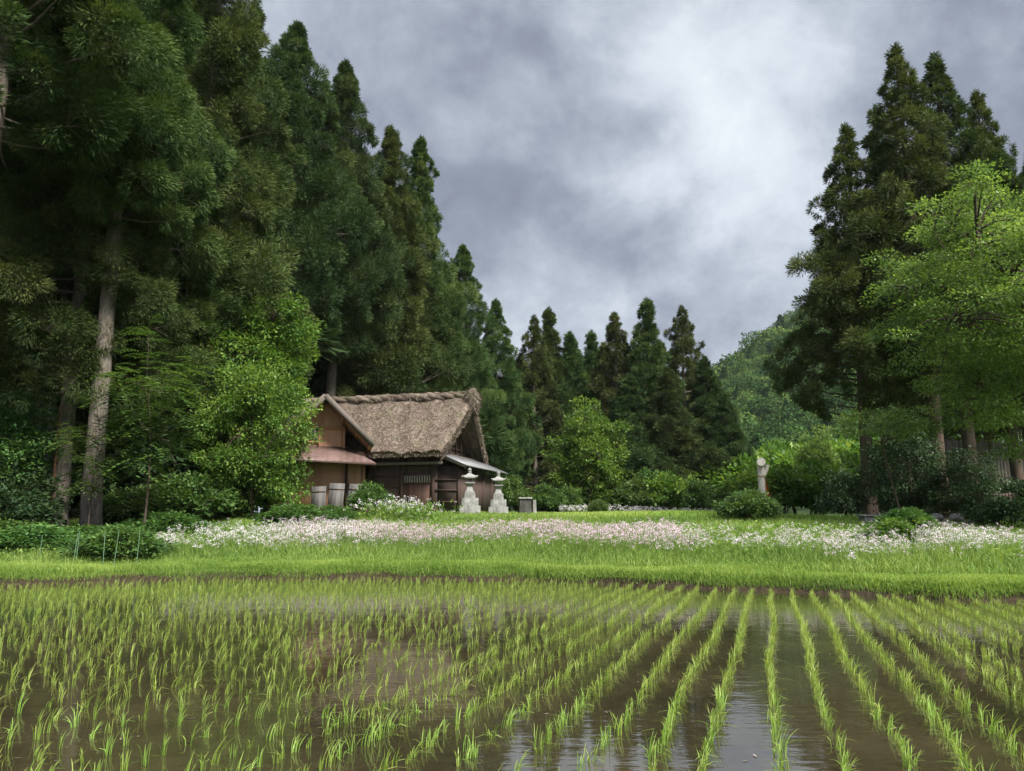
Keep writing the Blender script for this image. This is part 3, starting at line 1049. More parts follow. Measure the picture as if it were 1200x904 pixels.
# shrubs
sD = make_broad(71, 4.5, (0, 0, 2.0), (1.6, 1.3, 2.4), 170, 130, 0.12, 0.5, 0.7, 'dark', tr=0.06, stems=3, nlimb=8, shrub=False, hollow=0.45)
sL = make_broad(72, 1.4, (0, 0, 0.45), (1.0, 0.9, 0.85), 70, 110, 0.12, 0.34, 0.7, 'mid', tr=0.025, stems=4, nlimb=6, shrub=True)
sB = make_broad(73, 1.4, (0, 0, 0.35), (1.0, 0.9, 0.75), 80, 120, 0.10, 0.30, 0.7, 'bright', tr=0.02, stems=4, nlimb=6, shrub=True)
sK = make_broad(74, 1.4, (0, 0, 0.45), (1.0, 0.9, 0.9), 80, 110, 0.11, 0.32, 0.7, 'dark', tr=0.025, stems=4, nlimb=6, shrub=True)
sF = make_broad(75, 3.0, (0, 0, 1.2), (2.2, 1.8, 2.0), 100, 90, 0.30, 0.65, 0.55, 'bright', tr=0.05, stems=3, nlimb=6, shrub=True)
sG = make_broad(76, 3.0, (0, 0, 1.2), (2.2, 1.8, 2.0), 100, 90, 0.26, 0.65, 0.55, 'mid', tr=0.05, stems=3, nlimb=6, shrub=True)

broad('glossy_shrub', sD, 'dark glossy leaved shrub right of the reddish cedar trunk', 'shrub', xat(1062, 31), 31.0, 0.92, 0.3)
broad('glossy_shrub', sD, 'smaller dark shrub on bare stems behind the row of rocks', 'shrub', xat(1132, 29), 29.0, 0.60, 1.9, sxy=1.3)
broad('round_shrub', sK, 'rounded dark green clipped shrub left of the reddish cedar trunk', 'shrub', xat(990, 31.5), 31.5, 1.40, 0.4, sxy=0.58)
broad('round_shrub', sK, 'low dark mounded shrub at the right edge beyond the flowers', 'shrub', xat(1178, 22.5), 22.5, 0.62, 2.4, sxy=1.6)
broad('leafy_shrub', sL, 'dense green shrub in front of the pale wooden post', 'shrub', xat(878, 25.5), 25.5, 0.80, 1.2, sxy=1.2)
broad('leafy_shrub', sL, 'small round shrub on the lawn below the bright round tree', 'shrub', xat(702, 35), 35.0, 0.48, 2.7)
broad('leafy_shrub', sL, 'low light green bush among the white flowers on the right', 'shrub', xat(1040, 17.5), 17.5, 0.60, 0.2, sxy=1.3).children[1].data = sB[1]
broad('leafy_shrub', sL, 'low bright plant mound beside the flat stone', 'shrub', xat(1062, 22.5), 22.5, 0.50, 1.2, sxy=1.4).children[1].data = sB[1]
broad('leafy_shrub', sL, 'big leaved shrub behind the green stakes', 'shrub', xat(150, 17.4), 17.4, 0.60, 4.2, sxy=1.5)
broad('leafy_shrub', sL, 'dark green bush at the leftmost stake', 'shrub', xat(48, 18.5), 18.5, 0.55, 3.2, sxy=1.9)
broad('leafy_shrub', sL, 'bush between the red stripped trunk and the thick grey trunk', 'shrub', xat(95, 21), 21.0, 0.45, 0.6, sxy=2.2)
broad('leafy_shrub', sL, 'green shrub growing against the dark house front', 'shrub', xat(433, 31.5), 31.5, 1.0, 5.1, sxy=0.8)
broad('leafy_shrub', sL, 'low dark green bush below the grey leaning panels', 'shrub', xat(388, 29), 29.0, 0.42, 5.9, sxy=2.0)
broad('leafy_shrub', sL, 'low bush at the foot of the bushy bright tree', 'shrub', xat(345, 27), 27.0, 0.6, 0.9, sxy=2.0)
for i, (px_, Y_, s_) in enumerate([(1088, 37, 1.25), (1112, 38, 1.15), (1138, 37.5, 1.3), (1166, 37, 1.2), (1192, 36, 1.35), (1050, 40, 1.7), (1216, 33, 1.3)]):
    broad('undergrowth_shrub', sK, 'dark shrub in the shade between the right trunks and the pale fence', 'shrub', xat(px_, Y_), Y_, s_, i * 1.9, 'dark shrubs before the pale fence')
# undergrowth shrubs on the forest floor
und = [(2, 24, 1.5, 1.0, sK), (-14, 21, 1.1, 1.4, sK), (165, 26, 1.0, 1.5, sL), (222, 27, 1.3, 1.2, sL), (185, 30, 2.6, 1.2, sK), (245, 31.5, 2.2, 1.2, sK),
       (120, 31, 2.6, 1.3, sK), (60, 33, 2.8, 1.3, sK), (20, 31, 2.8, 1.3, sK), (262, 29, 0.9, 1.5, sL), (200, 23.5, 0.6, 2.0, sL), (15, 20, 0.55, 2.2, sL)]
for i, (px_, Y_, s_, q_, m_) in enumerate(und):
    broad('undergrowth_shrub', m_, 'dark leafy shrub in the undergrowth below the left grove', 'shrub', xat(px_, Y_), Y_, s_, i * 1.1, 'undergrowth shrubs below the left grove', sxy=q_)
und2 = [(640, 50, 0.6, sG), (745, 52, 0.8, sG), (785, 52, 0.95, sF), (822, 50, 0.75, sG), (850, 48, 0.6, sG), (596, 47, 0.7, sG), (665, 54, 0.6, sG), (765, 54, 1.0, sG)]
for i, (px_, Y_, s_, m_) in enumerate(und2):
    broad('undergrowth_shrub', m_, 'green bush along the foot of the middle cedars', 'shrub', xat(px_, Y_), Y_, s_, i * 1.7, 'bushes along the foot of the middle cedars', sxy=0.85)
und3 = [(878, 58, 1.45, sF), (905, 62, 1.75, sF), (935, 58, 1.6, sF), (962, 62, 1.8, sF), (990, 58, 1.5, sF), (890, 48, 1.0, sF), (920, 46, 1.0, sF), (950, 47, 1.1, sF),
        (872, 72, 2.1, sF), (915, 76, 2.3, sF), (955, 74, 2.3, sF), (1000, 72, 2.3, sF), (1040, 66, 2.2, sF), (1090, 62, 2.2, sF)]
for i, (px_, Y_, s_, m_) in enumerate(und3):
    broad('thicket_shrub', m_, 'bright green shrub in the thicket below the mountain', 'shrub', xat(px_, Y_), Y_, s_, i * 2.1, 'shrubs of the bright thicket below the mountain')


# ------------------------------------------------------------------ thatched house
def build_house():
    psi = math.radians(-15)
    cx, cy = -6.38, 38.2
    rng = np.random.default_rng(77)
    h = thing('thatched_house', 'old thatched farmhouse with dark board walls below the cedars', 'house', (cx, cy, 1.40), psi)
    WX0, WX1, WY = -4.6, 4.0, 3.0
    RZ, EZ = 5.45, 2.45          # ridge and eave heights
    # walls
    g = Geo()
    g.box(((WX0 + WX1) / 2, -WY + 0.07, 1.35), (WX1 - WX0, 0.14, 2.9))
    g.box(((WX0 + WX1) / 2, WY - 0.07, 1.35), (WX1 - WX0, 0.14, 2.9))
    g.box((WX0 + 0.07, 0, 1.35), (0.14, 2 * WY - 0.29, 2.88))
    g.box((WX1 - 0.07, 0, 1.35), (0.14, 2 * WY - 0.29, 2.88))
    g.box(((WX0 + WX1) / 2, -WY + 0.0, 0.12), (WX1 - WX0 + 0.1, 0.34, 0.30))
    part('wall', g, M['blackwood'], h)
    # framing of the front: posts and rails standing proud
    for px_ in (-1.0, 0.75, 2.33, 3.80):
        g = Geo()
        g.box((px_, -WY - 0.035, 1.38), (0.17, 0.12, 2.5))
        part('post', g, M['post'], h)
    g = Geo()
    for z in (0.85, 1.25, 1.68):
        g.box((1.54, -WY - 0.025, z), (1.38, 0.07, 0.05))
        g.box((-0.13, -WY - 0.025, z), (1.55, 0.07, 0.05))
    g.box((3.07, -WY - 0.03, 2.05), (1.28, 0.08, 0.12))
    part('rail', g, M['post'], h)
    # door and slatted window over it
    g = Geo()
    g.box((3.07, -WY - 0.03, 0.74), (1.28, 0.06, 1.18))
    part('door', g, M['doorwood'], h)
    f = Geo()
    f.box((3.07, -WY - 0.045, 1.74), (1.30, 0.08, 0.06))
    f.box((3.07, -WY - 0.045, 1.36), (1.30, 0.08, 0.06))
    wf = part('window', f, M['post'], h)
    g = Geo()
    for k in range(11):
        g.box((2.48 + k * 0.118, -WY - 0.04, 1.55), (0.055, 0.045, 0.32))
    part('slats', g, M['slat_grey'], wf)

    # thatch: each slope a thick slab whose surface is shaggy with straw
    def slope(sy):
        g = Geo()
        nu, nv = 60, 22
        top, bot = [], []
        for j in range(nv + 1):
            v = j / nv                                # 0 ridge .. 1 eave
            y = sy * (0.12 + v * 3.75)
            z = RZ - 0.05 - v * (RZ - EZ - 0.15) - 0.10 * math.sin(v * PI)
            x1 = 4.65 - (0.20 if sy < 0 else 0.45) * v ** 1.2
            x0 = -4.9 + 0.4 * v
            for i in range(nu + 1):
                u = i / nu
                x = x0 + (x1 - x0) * u
                w = 0.05 * math.sin(x * 2.1 + v * 5) + 0.04 * math.sin(x * 5.3 - v * 9) + rng.normal(0, 0.018)
                end = max(0, (u - 0.96) / 0.04)
                top.append((x, y + sy * 0.3 * 0.1, z + 0.20 + w - 0.10 * end * end - (0.05 if j == nv else 0)))
                bot.append((x - 0.04 * (u > 0.5), y - sy * 0.26, z - 0.30 + 0.24 * v))
        n1 = (nu + 1) * (nv + 1)
        V = np.array(top + bot)
        F = []
        for j in range(nv):
            for i in range(nu):
                a = j * (nu + 1) + i
                q = (a, a + 1, a + nu + 2, a + nu + 1)
                if sy > 0:
                    q = q[::-1]
                F.append(q[::-1])
                F.append(tuple(k + n1 for k in q))
        for j in range(nv):
            for i in (0, nu):
                a = j * (nu + 1) + i
                b = a + nu + 1
                F.append((a, b, b + n1, a + n1))
        for i in range(nu):
            for j in (0, nv):
                a = j * (nu + 1) + i
                F.append((a, a + 1, a + 1 + n1, a + n1))
        g.add(V, F, rng.uniform(0.25, 0.6, len(F)))
        # straw ends over the whole slope
        T = np.array(top).reshape(nv + 1, nu + 1, 3)
        n = 30000 if sy < 0 else 3000
        ju = rng.random(n) * nv * 0.999
        iu = rng.random(n) * nu * 0.999
        a, b = ju.astype(int), iu.astype(int)
        fa, fb = (ju - a)[:, None], (iu - b)[:, None]
        P = (T[a, b] * (1 - fa) + T[a + 1, b] * fa) * (1 - fb) + (T[a, b + 1] * (1 - fa) + T[a + 1, b + 1] * fa) * fb
        dn = np.array([0, sy * 0.78, -0.62])
        nrm = np.array([0, sy * 0.62, 0.78])
        D = unit(dn + 0.45 * rng.normal(size=(n, 3)) + nrm * 0.16)
        L = rng.uniform(0.05, 0.13, n)
        g.quads(leaf_quads(P + nrm * 0.012, D, unit(nrm + 0.5 * rng.normal(size=(n, 3))), L, rng.uniform(0.014, 0.032, n), 0.6), np.clip(rng.normal(0.5, 0.28, n), 0, 1))
        # fringe along eave and verge
        n = 1500
        x = rng.uniform(T[nv, 0, 0], T[nv, nu, 0], n)
        P = np.stack([x, np.full(n, T[nv, 0, 1]) - sy * rng.uniform(0, 0.2, n), T[nv, 0, 2] - rng.uniform(0.0, 0.18, n)], -1)
        D = unit(np.array([0, sy * 0.6, -0.8]) + 0.3 * rng.normal(size=(n, 3)))
        g.quads(leaf_quads(P, D, rdir(rng, n), rng.uniform(0.05, 0.13, n), 0.025, 0.6), np.clip(rng.normal(0.4, 0.25, n), 0, 1))
        n = 1500
        v = rng.random(n)
        P = np.stack([np.interp(v * nv, np.arange(nv + 1), T[:, nu, 0]), np.interp(v * nv, np.arange(nv + 1), T[:, nu, 1]), np.interp(v * nv, np.arange(nv + 1), T[:, nu, 2]) - rng.uniform(0, 0.45, n)], -1)
        D = unit(np.array([0.8, sy * 0.3, -0.4]) + 0.35 * rng.normal(size=(n, 3)))
        g.quads(leaf_quads(P, D, rdir(rng, n), rng.uniform(0.06, 0.15, n), 0.03, 0.6), np.clip(rng.normal(0.4, 0.25, n), 0, 1))
        return g
    roof = part('roof', slope(-1), M['thatch'], h)
    part('roof', slope(1), M['thatch'], h)
    # ridge roll: twisted straw bundles
    g = Geo()
    xs = np.linspace(-4.95, 4.5, 90)
    for k in range(5):
        a = k * 2 * PI / 5 + xs * 2.0
        g.tube(np.stack([xs, 0.20 * np.cos(a), RZ + 0.22 + 0.11 * np.sin(a)], -1), 0.155 + 0.02 * np.sin(xs * 7 + k), 7, tint=0.30 + 0.10 * k, wob=0.08, rng=rng)
    n = 2600
    x = rng.uniform(-4.9, 4.5, n)
    a = rng.uniform(0, 2 * PI, n)
    P = np.stack([x, 0.33 * np.cos(a), RZ + 0.22 + 0.25 * np.sin(a)], -1)
    D = unit(np.stack([np.ones(n) * 0.8, -np.sin(a), np.cos(a)], -1) + 0.35 * rng.normal(size=(n, 3)))
    g.quads(leaf_quads(P, D, np.stack([0 * a, np.cos(a), np.sin(a)], -1) + 0.4 * rng.normal(size=(n, 3)), rng.uniform(0.12, 0.3, n), 0.03, 0.5), np.clip(rng.normal(0.45, 0.25, n), 0, 1))
    part('ridge', g, M['thatch_ridge'], h)
    # the bound straw knot that closes the ridge at the gable
    g = Geo()
    nn = 5200
    d = rdir(rng, nn)
    c = np.array([4.62, 0, RZ + 0.05])
    rr = np.array([0.34, 0.52, 0.60])
    P = c + d * rr * rng.uniform(0.6, 1.0, (nn, 1))
    D = unit(np.array([0.25, 0, -0.9]) + d * 0.55 + 0.3 * rng.normal(size=(nn, 3)))
    g.quads(leaf_quads(P, D, d, rng.uniform(0.12, 0.28, nn), 0.035, 0.5), np.clip(rng.normal(0.55, 0.26, nn), 0, 1))
    u, w = np.meshgrid(np.linspace(0, 2 * PI, 17), np.linspace(0.05, PI - 0.05, 10))
    S = np.stack([np.cos(u) * np.sin(w), np.sin(u) * np.sin(w), np.cos(w)], -1) * rr * 0.88 + c
    g.quads(np.stack([S[:-1, :-1], S[:-1, 1:], S[1:, 1:], S[1:, :-1]], 2).reshape(-1, 4, 3), 0.3)
    part('straw_knot', g, M['thatch'], h)
    # gable wall of laths, deep in the shadow of the roof
    g = Geo()
    gx = 3.55
    apex, low = RZ - 0.15, 2.65
    g.add([(gx, -2.9, low), (gx, 2.9, low), (gx, 0, apex), (gx - 0.1, -2.9, low), (gx - 0.1, 2.9, low), (gx - 0.1, 0, apex)],
          [(0, 1, 2), (3, 5, 4)])
    gb = part('gable_wall', g, M['blackwood'], h)
    g = Geo()
    for k in range(14):
        z = low + 0.1 + k * 0.19
        hw = 2.75 * (apex - z) / (apex - low)
        g.bar((gx + 0.05, -hw, z), (gx + 0.05, hw, z + rng.normal(0, 0.02)), 0.05, 0.05)
    part('laths', g, M['post'], gb)
    for yy in (-1.1, -0.35, 0.45, 1.2):
        g = Geo()
        top = low + (apex - low) * (1 - abs(yy) / 2.9)
        g.bar((gx + 0.10, yy, low), (gx + 0.10, yy, top), 0.07, 0.07)
        part('gable_post', g, M['slat_grey'] if yy in (-0.35,) else M['post'], gb)
    # lean-to on the gable end
    g = Geo()
    lx = 5.05
    g.box(((WX1 + lx) / 2 + 0.01, -2.94, 1.05), (lx - WX1 - 0.02, 0.10, 2.10))
    g.box((lx - 0.05, 0.0, 0.98), (0.10, 5.76, 1.95))
    g.box(((WX1 + lx) / 2, 2.95, 0.98), (lx - WX1, 0.10, 1.95))
    part('side_wall', g, M['blackwood'], h)
    for xx, yy in ((4.99, -2.98), (lx + 0.02, -1.2), (lx + 0.02, 0.4), (lx + 0.02, 1.8)):
        g = Geo()
        g.box((xx, yy, 0.98), (0.11, 0.09, 1.95))
        part('post', g, M['post'], h)
    for z in (0.55, 1.05, 1.5):
        g = Geo()
        g.box((4.41, -3.01, z), (1.04, 0.06, 0.05))
        part('rail', g, M['post'], h)
    g = Geo()
    V = []
    for y in (-3.35, 3.4):
        for (x, z) in ((3.95, 2.78), (5.50, 2.12)):
            V += [(x, y, z), (x, y, z - 0.06)]
    # order: y0: a_top a_bot b_top b_bot ; y1 likewise
    g.add(V, [(0, 2, 6, 4), (1, 5, 7, 3), (0, 1, 3, 2), (4, 6, 7, 5), (2, 3, 7, 6), (0, 4, 5, 1)])
    lr = part('lean_to_roof', g, M['tin'], h)
    g = Geo()
    g.bar((3.9, -3.30, 2.70), (5.45, -3.30, 2.04), 0.06, 0.16)
    part('bargeboard', g, M['barge'], lr)
    g = Geo()
    for yy in np.linspace(-2.9, 3.0, 8):
        g.bar((4.15, yy, 2.60), (5.40, yy, 2.07), 0.07, 0.08)
    part('rafters', g, M['post'], lr)
    # eave beam
    g = Geo()
    g.bar((WX0 - 0.2, -WY - 0.35, 2.22), (WX1 + 0.35, -WY - 0.35, 2.22), 0.12, 0.12)
    part('eave_beam', g, M['barge'], h)


build_house()


def build_annex():
    g0 = 1.40
    x0, y0 = xat(376, 33.2), 33.2
    a = thing('boarded_house', 'two storey house of orange brown boards with a faded red skirt roof', 'house', (x0, y0, g0), math.radians(13))
    g = Geo()
    g.box((-0.25, 2.6, 1.3), (3.9, 5.0, 2.75))
    part('wall', g, M['orange'], a)
    for xx in (1.72, 1.0, -0.9):
        g = Geo()
        g.box((xx, 0.08, 1.3), (0.12, 0.10, 2.6))
        part('post', g, M['post'] if xx == 1.0 else M['orange_trim'], a)
    # openings in the ground floor
    g = Geo()
    g.box((1.36, 0.07, 0.75), (0.55, 0.06, 1.1))
    g.box((-1.6, 0.07, 0.45), (0.9, 0.06, 0.8))
    part('door', g, M['doorwood'], a)
    # upper storey
    g = Geo()
    V = [(-1.55, 0.25, 2.6), (0.85, 0.25, 2.6), (0.85, 0.25, 3.95), (0, 0.25, 4.78), (-1.55, 0.25, 3.25)]
    V += [(x, y + 4.5, z) for x, y, z in V]
    g.add(V, [(0, 1, 2, 3, 4), (9, 8, 7, 6, 5)])
    g.add(V, [(0, 5, 6, 1), (1, 6, 7, 2), (2, 7, 8, 3), (3, 8, 9, 4), (4, 9, 5, 0)])
    part('upper_wall', g, M['orange'], a)
    g = Geo()
    g.box((1.3, 1.3, 3.05), (0.9, 0.1, 1.0))  # dark panel whose colour stands in for the shade under the right eave
    part('eave_shade_wall', g, M['blackwood'], a)
    g = Geo()
    g.box((0.82, 0.20, 3.2), (0.13, 0.12, 1.3))
    g.box((-0.20, 0.20, 3.15), (0.10, 0.12, 1.1))
    g.box((-0.35, 0.18, 3.72), (2.35, 0.10, 0.10))
    g.box((-0.72, 0.20, 3.08), (0.95, 0.08, 0.06))
    part('framing', g, M['orange_trim'], a)
    g = Geo()
    g.box((-0.66, 0.215, 3.40), (0.82, 0.05, 0.52))
    w = part('window', g, M['glass'], a)
    g = Geo()
    for k in range(6):
        g.box((-1.0 + k * 0.15, 0.175, 3.40), (0.035, 0.03, 0.52))
    part('window_bars', g, M['slat_grey'], w)
    # roof: two slabs
    ap, ez, hx = 5.05, 2.98, 2.05
    for s in (-1, 1):
        g = Geo()
        V = []
        for y in (-0.75, 5.3):
            V += [(0, y, ap), (s * hx, y, ez), (s * hx, y, ez - 0.14), (0, y, ap - 0.16)]
        g.add(V, [(0, 1, 5, 4), (3, 7, 6, 2), (1, 2, 6, 5), (0, 3, 2, 1), (4, 5, 6, 7)])
        r = part('roof', g, M['barge'] if False else M['thatch_ridge'], a)
        g = Geo()
        g.bar((0.0, -0.79, ap - 0.08), (s * (hx + 0.05), -0.79, ez - 0.09), 0.07, 0.22)
        part('bargeboard', g, M['barge'], r)
        g = Geo()
        for k in range(6):
            y = -0.45 + k * 0.55
            g.bar((0.1 * s, y, ap - 0.30), (s * (hx - 0.05), y, ez - 0.20), 0.07, 0.10)
        for u in (0.35, 0.65, 0.92):
            g.bar((s * hx * u, -0.7, ap - 0.33 - (ap - ez) * u * 0.98), (s * hx * u, 3.0, ap - 0.33 - (ap - ez) * u * 0.98), 0.09, 0.09)
        part('rafters', g, M['orange_trim'], r)
    # skirt roof between the storeys, wrapping the right corner
    g = Geo()
    t = 0.07
    A = [(-2.4, 0.3, 2.98), (0.95, 0.3, 2.92), (2.15, -0.95, 2.16), (-2.6, -0.95, 2.30)]
    B = [(0.95, 0.3, 2.92), (1.2, 5.0, 2.92), (2.35, 5.0, 2.18), (2.15, -0.95, 2.16)]
    for q in (A, B):
        V = q + [(x, y, z - t) for x, y, z in q]
        g.add(V, [(3, 2, 1, 0), (4, 5, 6, 7), (0, 1, 5, 4), (1, 2, 6, 5), (2, 3, 7, 6), (3, 0, 4, 7)])
    sk = part('skirt_roof', g, M['skirt'], a)
    g = Geo()
    g.bar((-2.6, -0.97, 2.23), (2.17, -0.97, 2.09), 0.05, 0.10)
    g.bar((2.17, -0.95, 2.08), (2.36, 5.0, 2.10), 0.05, 0.10)
    part('fascia', g, M['post'], sk)
    # leaning grey panels in front
    for i, (px_, w_, h_, lab) in enumerate([(372, 0.60, 1.18, 'leftmost grey weathered board panel leaning on the orange house'),
                                            (391, 0.62, 1.32, 'middle grey board panel leaning on the orange house'),
                                            (411, 0.60, 1.30, 'rightmost grey panel of the three leaning on the orange house')]):
        g = Geo()
        g.box((0, 0, h_ / 2), (w_, 0.03, h_))
        for q in (0.18, 0.82):
            g.box((0, -0.025, h_ * q), (w_ + 0.01, 0.025, 0.06), mi=1)
        o = link('leaning_boards', g.mesh('leaning_boards', [M['greywood'], M['barge']]))
        o.location = (xat(px_, 32.0), 32.0 + 0.05 * i, Z(xat(px_, 32.0), 32.0) - 0.03)
        o.rotation_euler = (math.radians(-11), math.radians((-3, 2, 5)[i]), math.radians((-4, 3, -6)[i]))
        tag(o, lab, 'panel', 'leaning board panels')


build_annex()


# ------------------------------------------------------------------ stone lanterns
def bevelled(o, w=0.012):
    b = o.modifiers.new('bevel', 'BEVEL')
    b.width = w
    b.segments = 2
    b.limit_method = 'ANGLE'
    return o


def lantern(px_, py_, Y, Hs, rz, label):
    p = at(px_, py_, Y)
    t = thing('stone_lantern', label, 'lantern', (p.x, Y, Z(p.x, Y) - 0.04), rz, 'stone lanterns')
    t.scale = (Hs, Hs, Hs)

    def add(name, fn, sm=False, w=0.012):
        g = Geo()
        fn(g)
        return bevelled(part(name, g, M['stone'], t, sm), w)
    add('base', lambda g: g.frustum(0, 0.40, 0.465, 0.46))
    add('plinth', lambda g: g.frustum(0.402, 0.74, 0.385, 0.375))
    add('pedestal', lambda g: g.frustum(0.742, 0.98, 0.245, 0.235))
    add('post', lambda g: (g.frustum(0.982, 1.06, 0.21, 0.20), g.frustum(1.06, 1.28, 0.165, 0.105), g.frustum(1.28, 1.34, 0.12, 0.17)))
    add('platform', lambda g: (g.frustum(1.342, 1.39, 0.17, 0.225), g.frustum(1.39, 1.44, 0.225, 0.225)))

    def fire(g):
        for sx in (-1, 1):
            for sy in (-1, 1):
                g.box((sx * 0.12, sy * 0.12, 1.53), (0.055, 0.055, 0.176))
        g.box((0, 0, 1.455), (0.28, 0.28, 0.026))
        g.box((0, 0, 1.61), (0.28, 0.28, 0.03))
    add('firebox', fire, w=0.006)

    def roof(g):
        # square roof with lifted corners
        n = 12
        rings = []
        for j in range(7):
            v = j / 6
            r = 0.05 + 0.28 * v ** 0.9
            z = 1.86 - 0.20 * v ** 0.75
            ring = []
            for k in range(n * 4):
                a = 2 * PI * k / (n * 4) + PI / 4
                m = max(abs(math.cos(a)), abs(math.sin(a)))
                cx_, cy_ = math.cos(a) / m * r, math.sin(a) / m * r
                corner = (abs(math.cos(a)) / m * abs(math.sin(a)) / m)
                lift = 0.085 * corner ** 3 * v ** 3
                k2 = 1 + 0.07 * corner ** 4 * v ** 2
                ring.append((cx_ * k2, cy_ * k2, z + lift))
            rings.append(ring)
        rings.append([(x * 0.97, y * 0.97, z - 0.06) for x, y, z in rings[-1]])
        rings.append([(x * 0.3, y * 0.3, 1.64) for x, y, z in rings[-1]])
        V = [p for r in rings for p in r]
        m = n * 4
        F = [(j * m + k, (j + 1) * m + k, (j + 1) * m + (k + 1) % m, j * m + (k + 1) % m) for j in range(len(rings) - 1) for k in range(m)]
        g.add(V, F)
        g.add(rings[0], [tuple(range(m))])
        g.add(rings[-1], [tuple(range(m))[::-1]])
    add('lantern_roof', roof, w=0.004)

    def fin(g):
        prof = [(1.85, 0.05), (1.87, 0.085), (1.90, 0.095), (1.925, 0.06), (1.945, 0.075), (1.985, 0.10), (2.03, 0.085), (2.07, 0.04), (2.10, 0.004)]
        g.tube([(0, 0, z) for z, r in prof], [r for z, r in prof], 14)
    add('finial', fin, True, 0.002)
    return t


lantern(550, 601, 32.3, 0.925, 0.12, 'left stone lantern standing before the lean-to of the thatched house')
lantern(584, 602, 33.0, 0.885, 0.02, 'right stone lantern at the corner of the thatched house')

# low dark stone by the lanterns
g = Geo()
g.frustum(0.0, 0.72, 0.27, 0.25)
t = thing('stone_marker', 'low dark upright stone with a pale cap right of the lanterns', 'stone marker', (xat(615, 34.5), 34.5, Z(xat(615, 34.5), 34.5) - 0.02), 0.1)
bevelled(part('marker_body', g, M['darkstone'], t))
g = Geo()
g.frustum(0.722, 0.775, 0.31, 0.29)
bevelled(part('cap', g, M['rock'], t))
g = Geo()
g.frustum(0.0, 0.66, 0.09, 0.07, (0.43, 0.02))
bevelled(part('side_stone', g, M['rock'], t))
g = Geo()
g.box((0.1, 0, 0.02), (1.3, 0.9, 0.08))
bevelled(part('base', g, M['rock'], t))


# ------------------------------------------------------------------ pale post with log
def build_post():
    Y = 28.5
    x = xat(895, Y)
    t = thing('wooden_post', 'pale peeled wooden post topped by a short tilted log and orange cloth', 'post', (x, Y, Z(x, Y) - 0.1), 0)
    rng = np.random.default_rng(3)
    g = Geo()
    zs = np.linspace(0, 1.98, 9)
    g.tube([(0.01 * math.sin(z * 3), 0, z) for z in zs], 0.125 + 0.006 * np.sin(zs * 5), 14)
    part('shaft', g, M['palewood'], t, True)
    g = Geo()
    # log lying on the top, its sawn end towards the paddy
    g.tube([(-0.06, -0.26, 2.09), (0.02, 0.05, 2.06), (0.11, 0.36, 2.02)], [0.155, 0.158, 0.15], 16)
    part('log', g, M['palewood'], t, False)
    g = Geo()
    g.tube([(0.12, 0.02, 1.60), (0.19, 0.03, 1.78), (0.26, 0.04, 1.98)], [0.05, 0.07, 0.085], 10)
    part('fork', g, M['palewood'], t, False)
    g = Geo()
    for k in range(2):
        an = np.linspace(0, 2 * PI, 17)
        g.tube(np.stack([0.14 * np.cos(an), 0.14 * np.sin(an), 1.56 + 0.03 * k + 0 * an], -1), 0.018, 6)
    part('rope_band', g, M['rope'], t)
    # cloth hanging from the rope
    g = Geo()
    nu, nv = 10, 12
    V = []
    for j in range(nv + 1):
        v = j / nv
        for i in range(nu + 1):
            u = i / nu
            V.append((0.12 + u * (0.04 + 0.17 * v), 0.10 + 0.04 * math.sin(u * 9 + v * 2), 1.56 - v * 0.78 + 0.05 * u))
    W = [(a, b + 0.012, c) for a, b, c in V]
    n1 = len(V)
    F = []
    for j in range(nv):
        for i in range(nu):
            a = j * (nu + 1) + i
            F.append((a, a + nu + 1, a + nu + 2, a + 1))
            F.append((a + n1, a + 1 + n1, a + nu + 2 + n1, a + nu + 1 + n1))
    g.add(V + W, F)
    part('cloth', g, M['cloth'], t, True)


build_post()


# ------------------------------------------------------------------ right side: fence, rocks, flat stone
def rock(seed, s, loc, label, group=None, mat='rock', name='rock'):
    rng = np.random.default_rng(seed)
    u, w = np.meshgrid(np.linspace(0, 2 * PI, 15)[:-1], np.linspace(0, PI, 9))
    d = np.stack([np.cos(u) * np.sin(w), np.sin(u) * np.sin(w), np.cos(w)], -1)
    q = np.ones(d.shape[:2])
    for k in range(9):
        n = rdir(rng, 1)[0]
        q = np.minimum(q, rng.uniform(0.62, 0.9) / np.maximum(d @ n, 1e-3))
    S = d * q[..., None] * np.array(s)
    S[..., 2] += s[2] * 0.55
    n = 14
    F = [(j * n + k, (j + 1) * n + k, (j + 1) * n + (k + 1) % n, j * n + (k + 1) % n) for j in range(8) for k in range(n)]
    g = Geo()
    g.add(S.reshape(-1, 3), F)
    o = link(name, g.mesh(name, M[mat]))
    o.location = loc
    o.rotation_euler = (0, 0, rng.uniform(0, 6))
    return tag(o, label, 'rock', group)


rk = [(1072, 25.5, 0.30), (1084, 25.2, 0.34), (1097, 25.0, 0.38), (1109, 24.8, 0.34), (1121, 24.6, 0.42), (1136, 24.3, 0.30), (1090, 24.3, 0.26), (1104, 24.1, 0.28), (1118, 23.8, 0.30), (1131, 23.4, 0.26), (1150, 23.6, 0.3), (1158, 22.8, 0.28)]
for i, (px_, Y_, s_) in enumerate(rk):
    x = xat(px_, Y_)
    rock(200 + i, (s_ * 0.75, s_ * 0.6, s_ * 0.36), (x, Y_, Z(x, Y_) + (0.10 if i in (2, 4) else -0.05)), 'grey field rock in the low row below the bare stemmed shrub', 'rocks in the low row')
x = xat(1018, 24.0)
t = thing('stone_block', 'pale stone block with a flat grey top at the foot of the reddish trunk', 'stone block', (x, 24.0, Z(x, 24.0) - 0.02), 0.15)
g = Geo()
g.box((0, 0, 0.12), (0.46, 0.36, 0.26))
bevelled(part('block_body', g, M['stone'], t), 0.02)
g = Geo()
g.box((0, 0, 0.277), (0.60, 0.46, 0.05))
bevelled(part('slab_lid', g, M['stone'], t), 0.015)


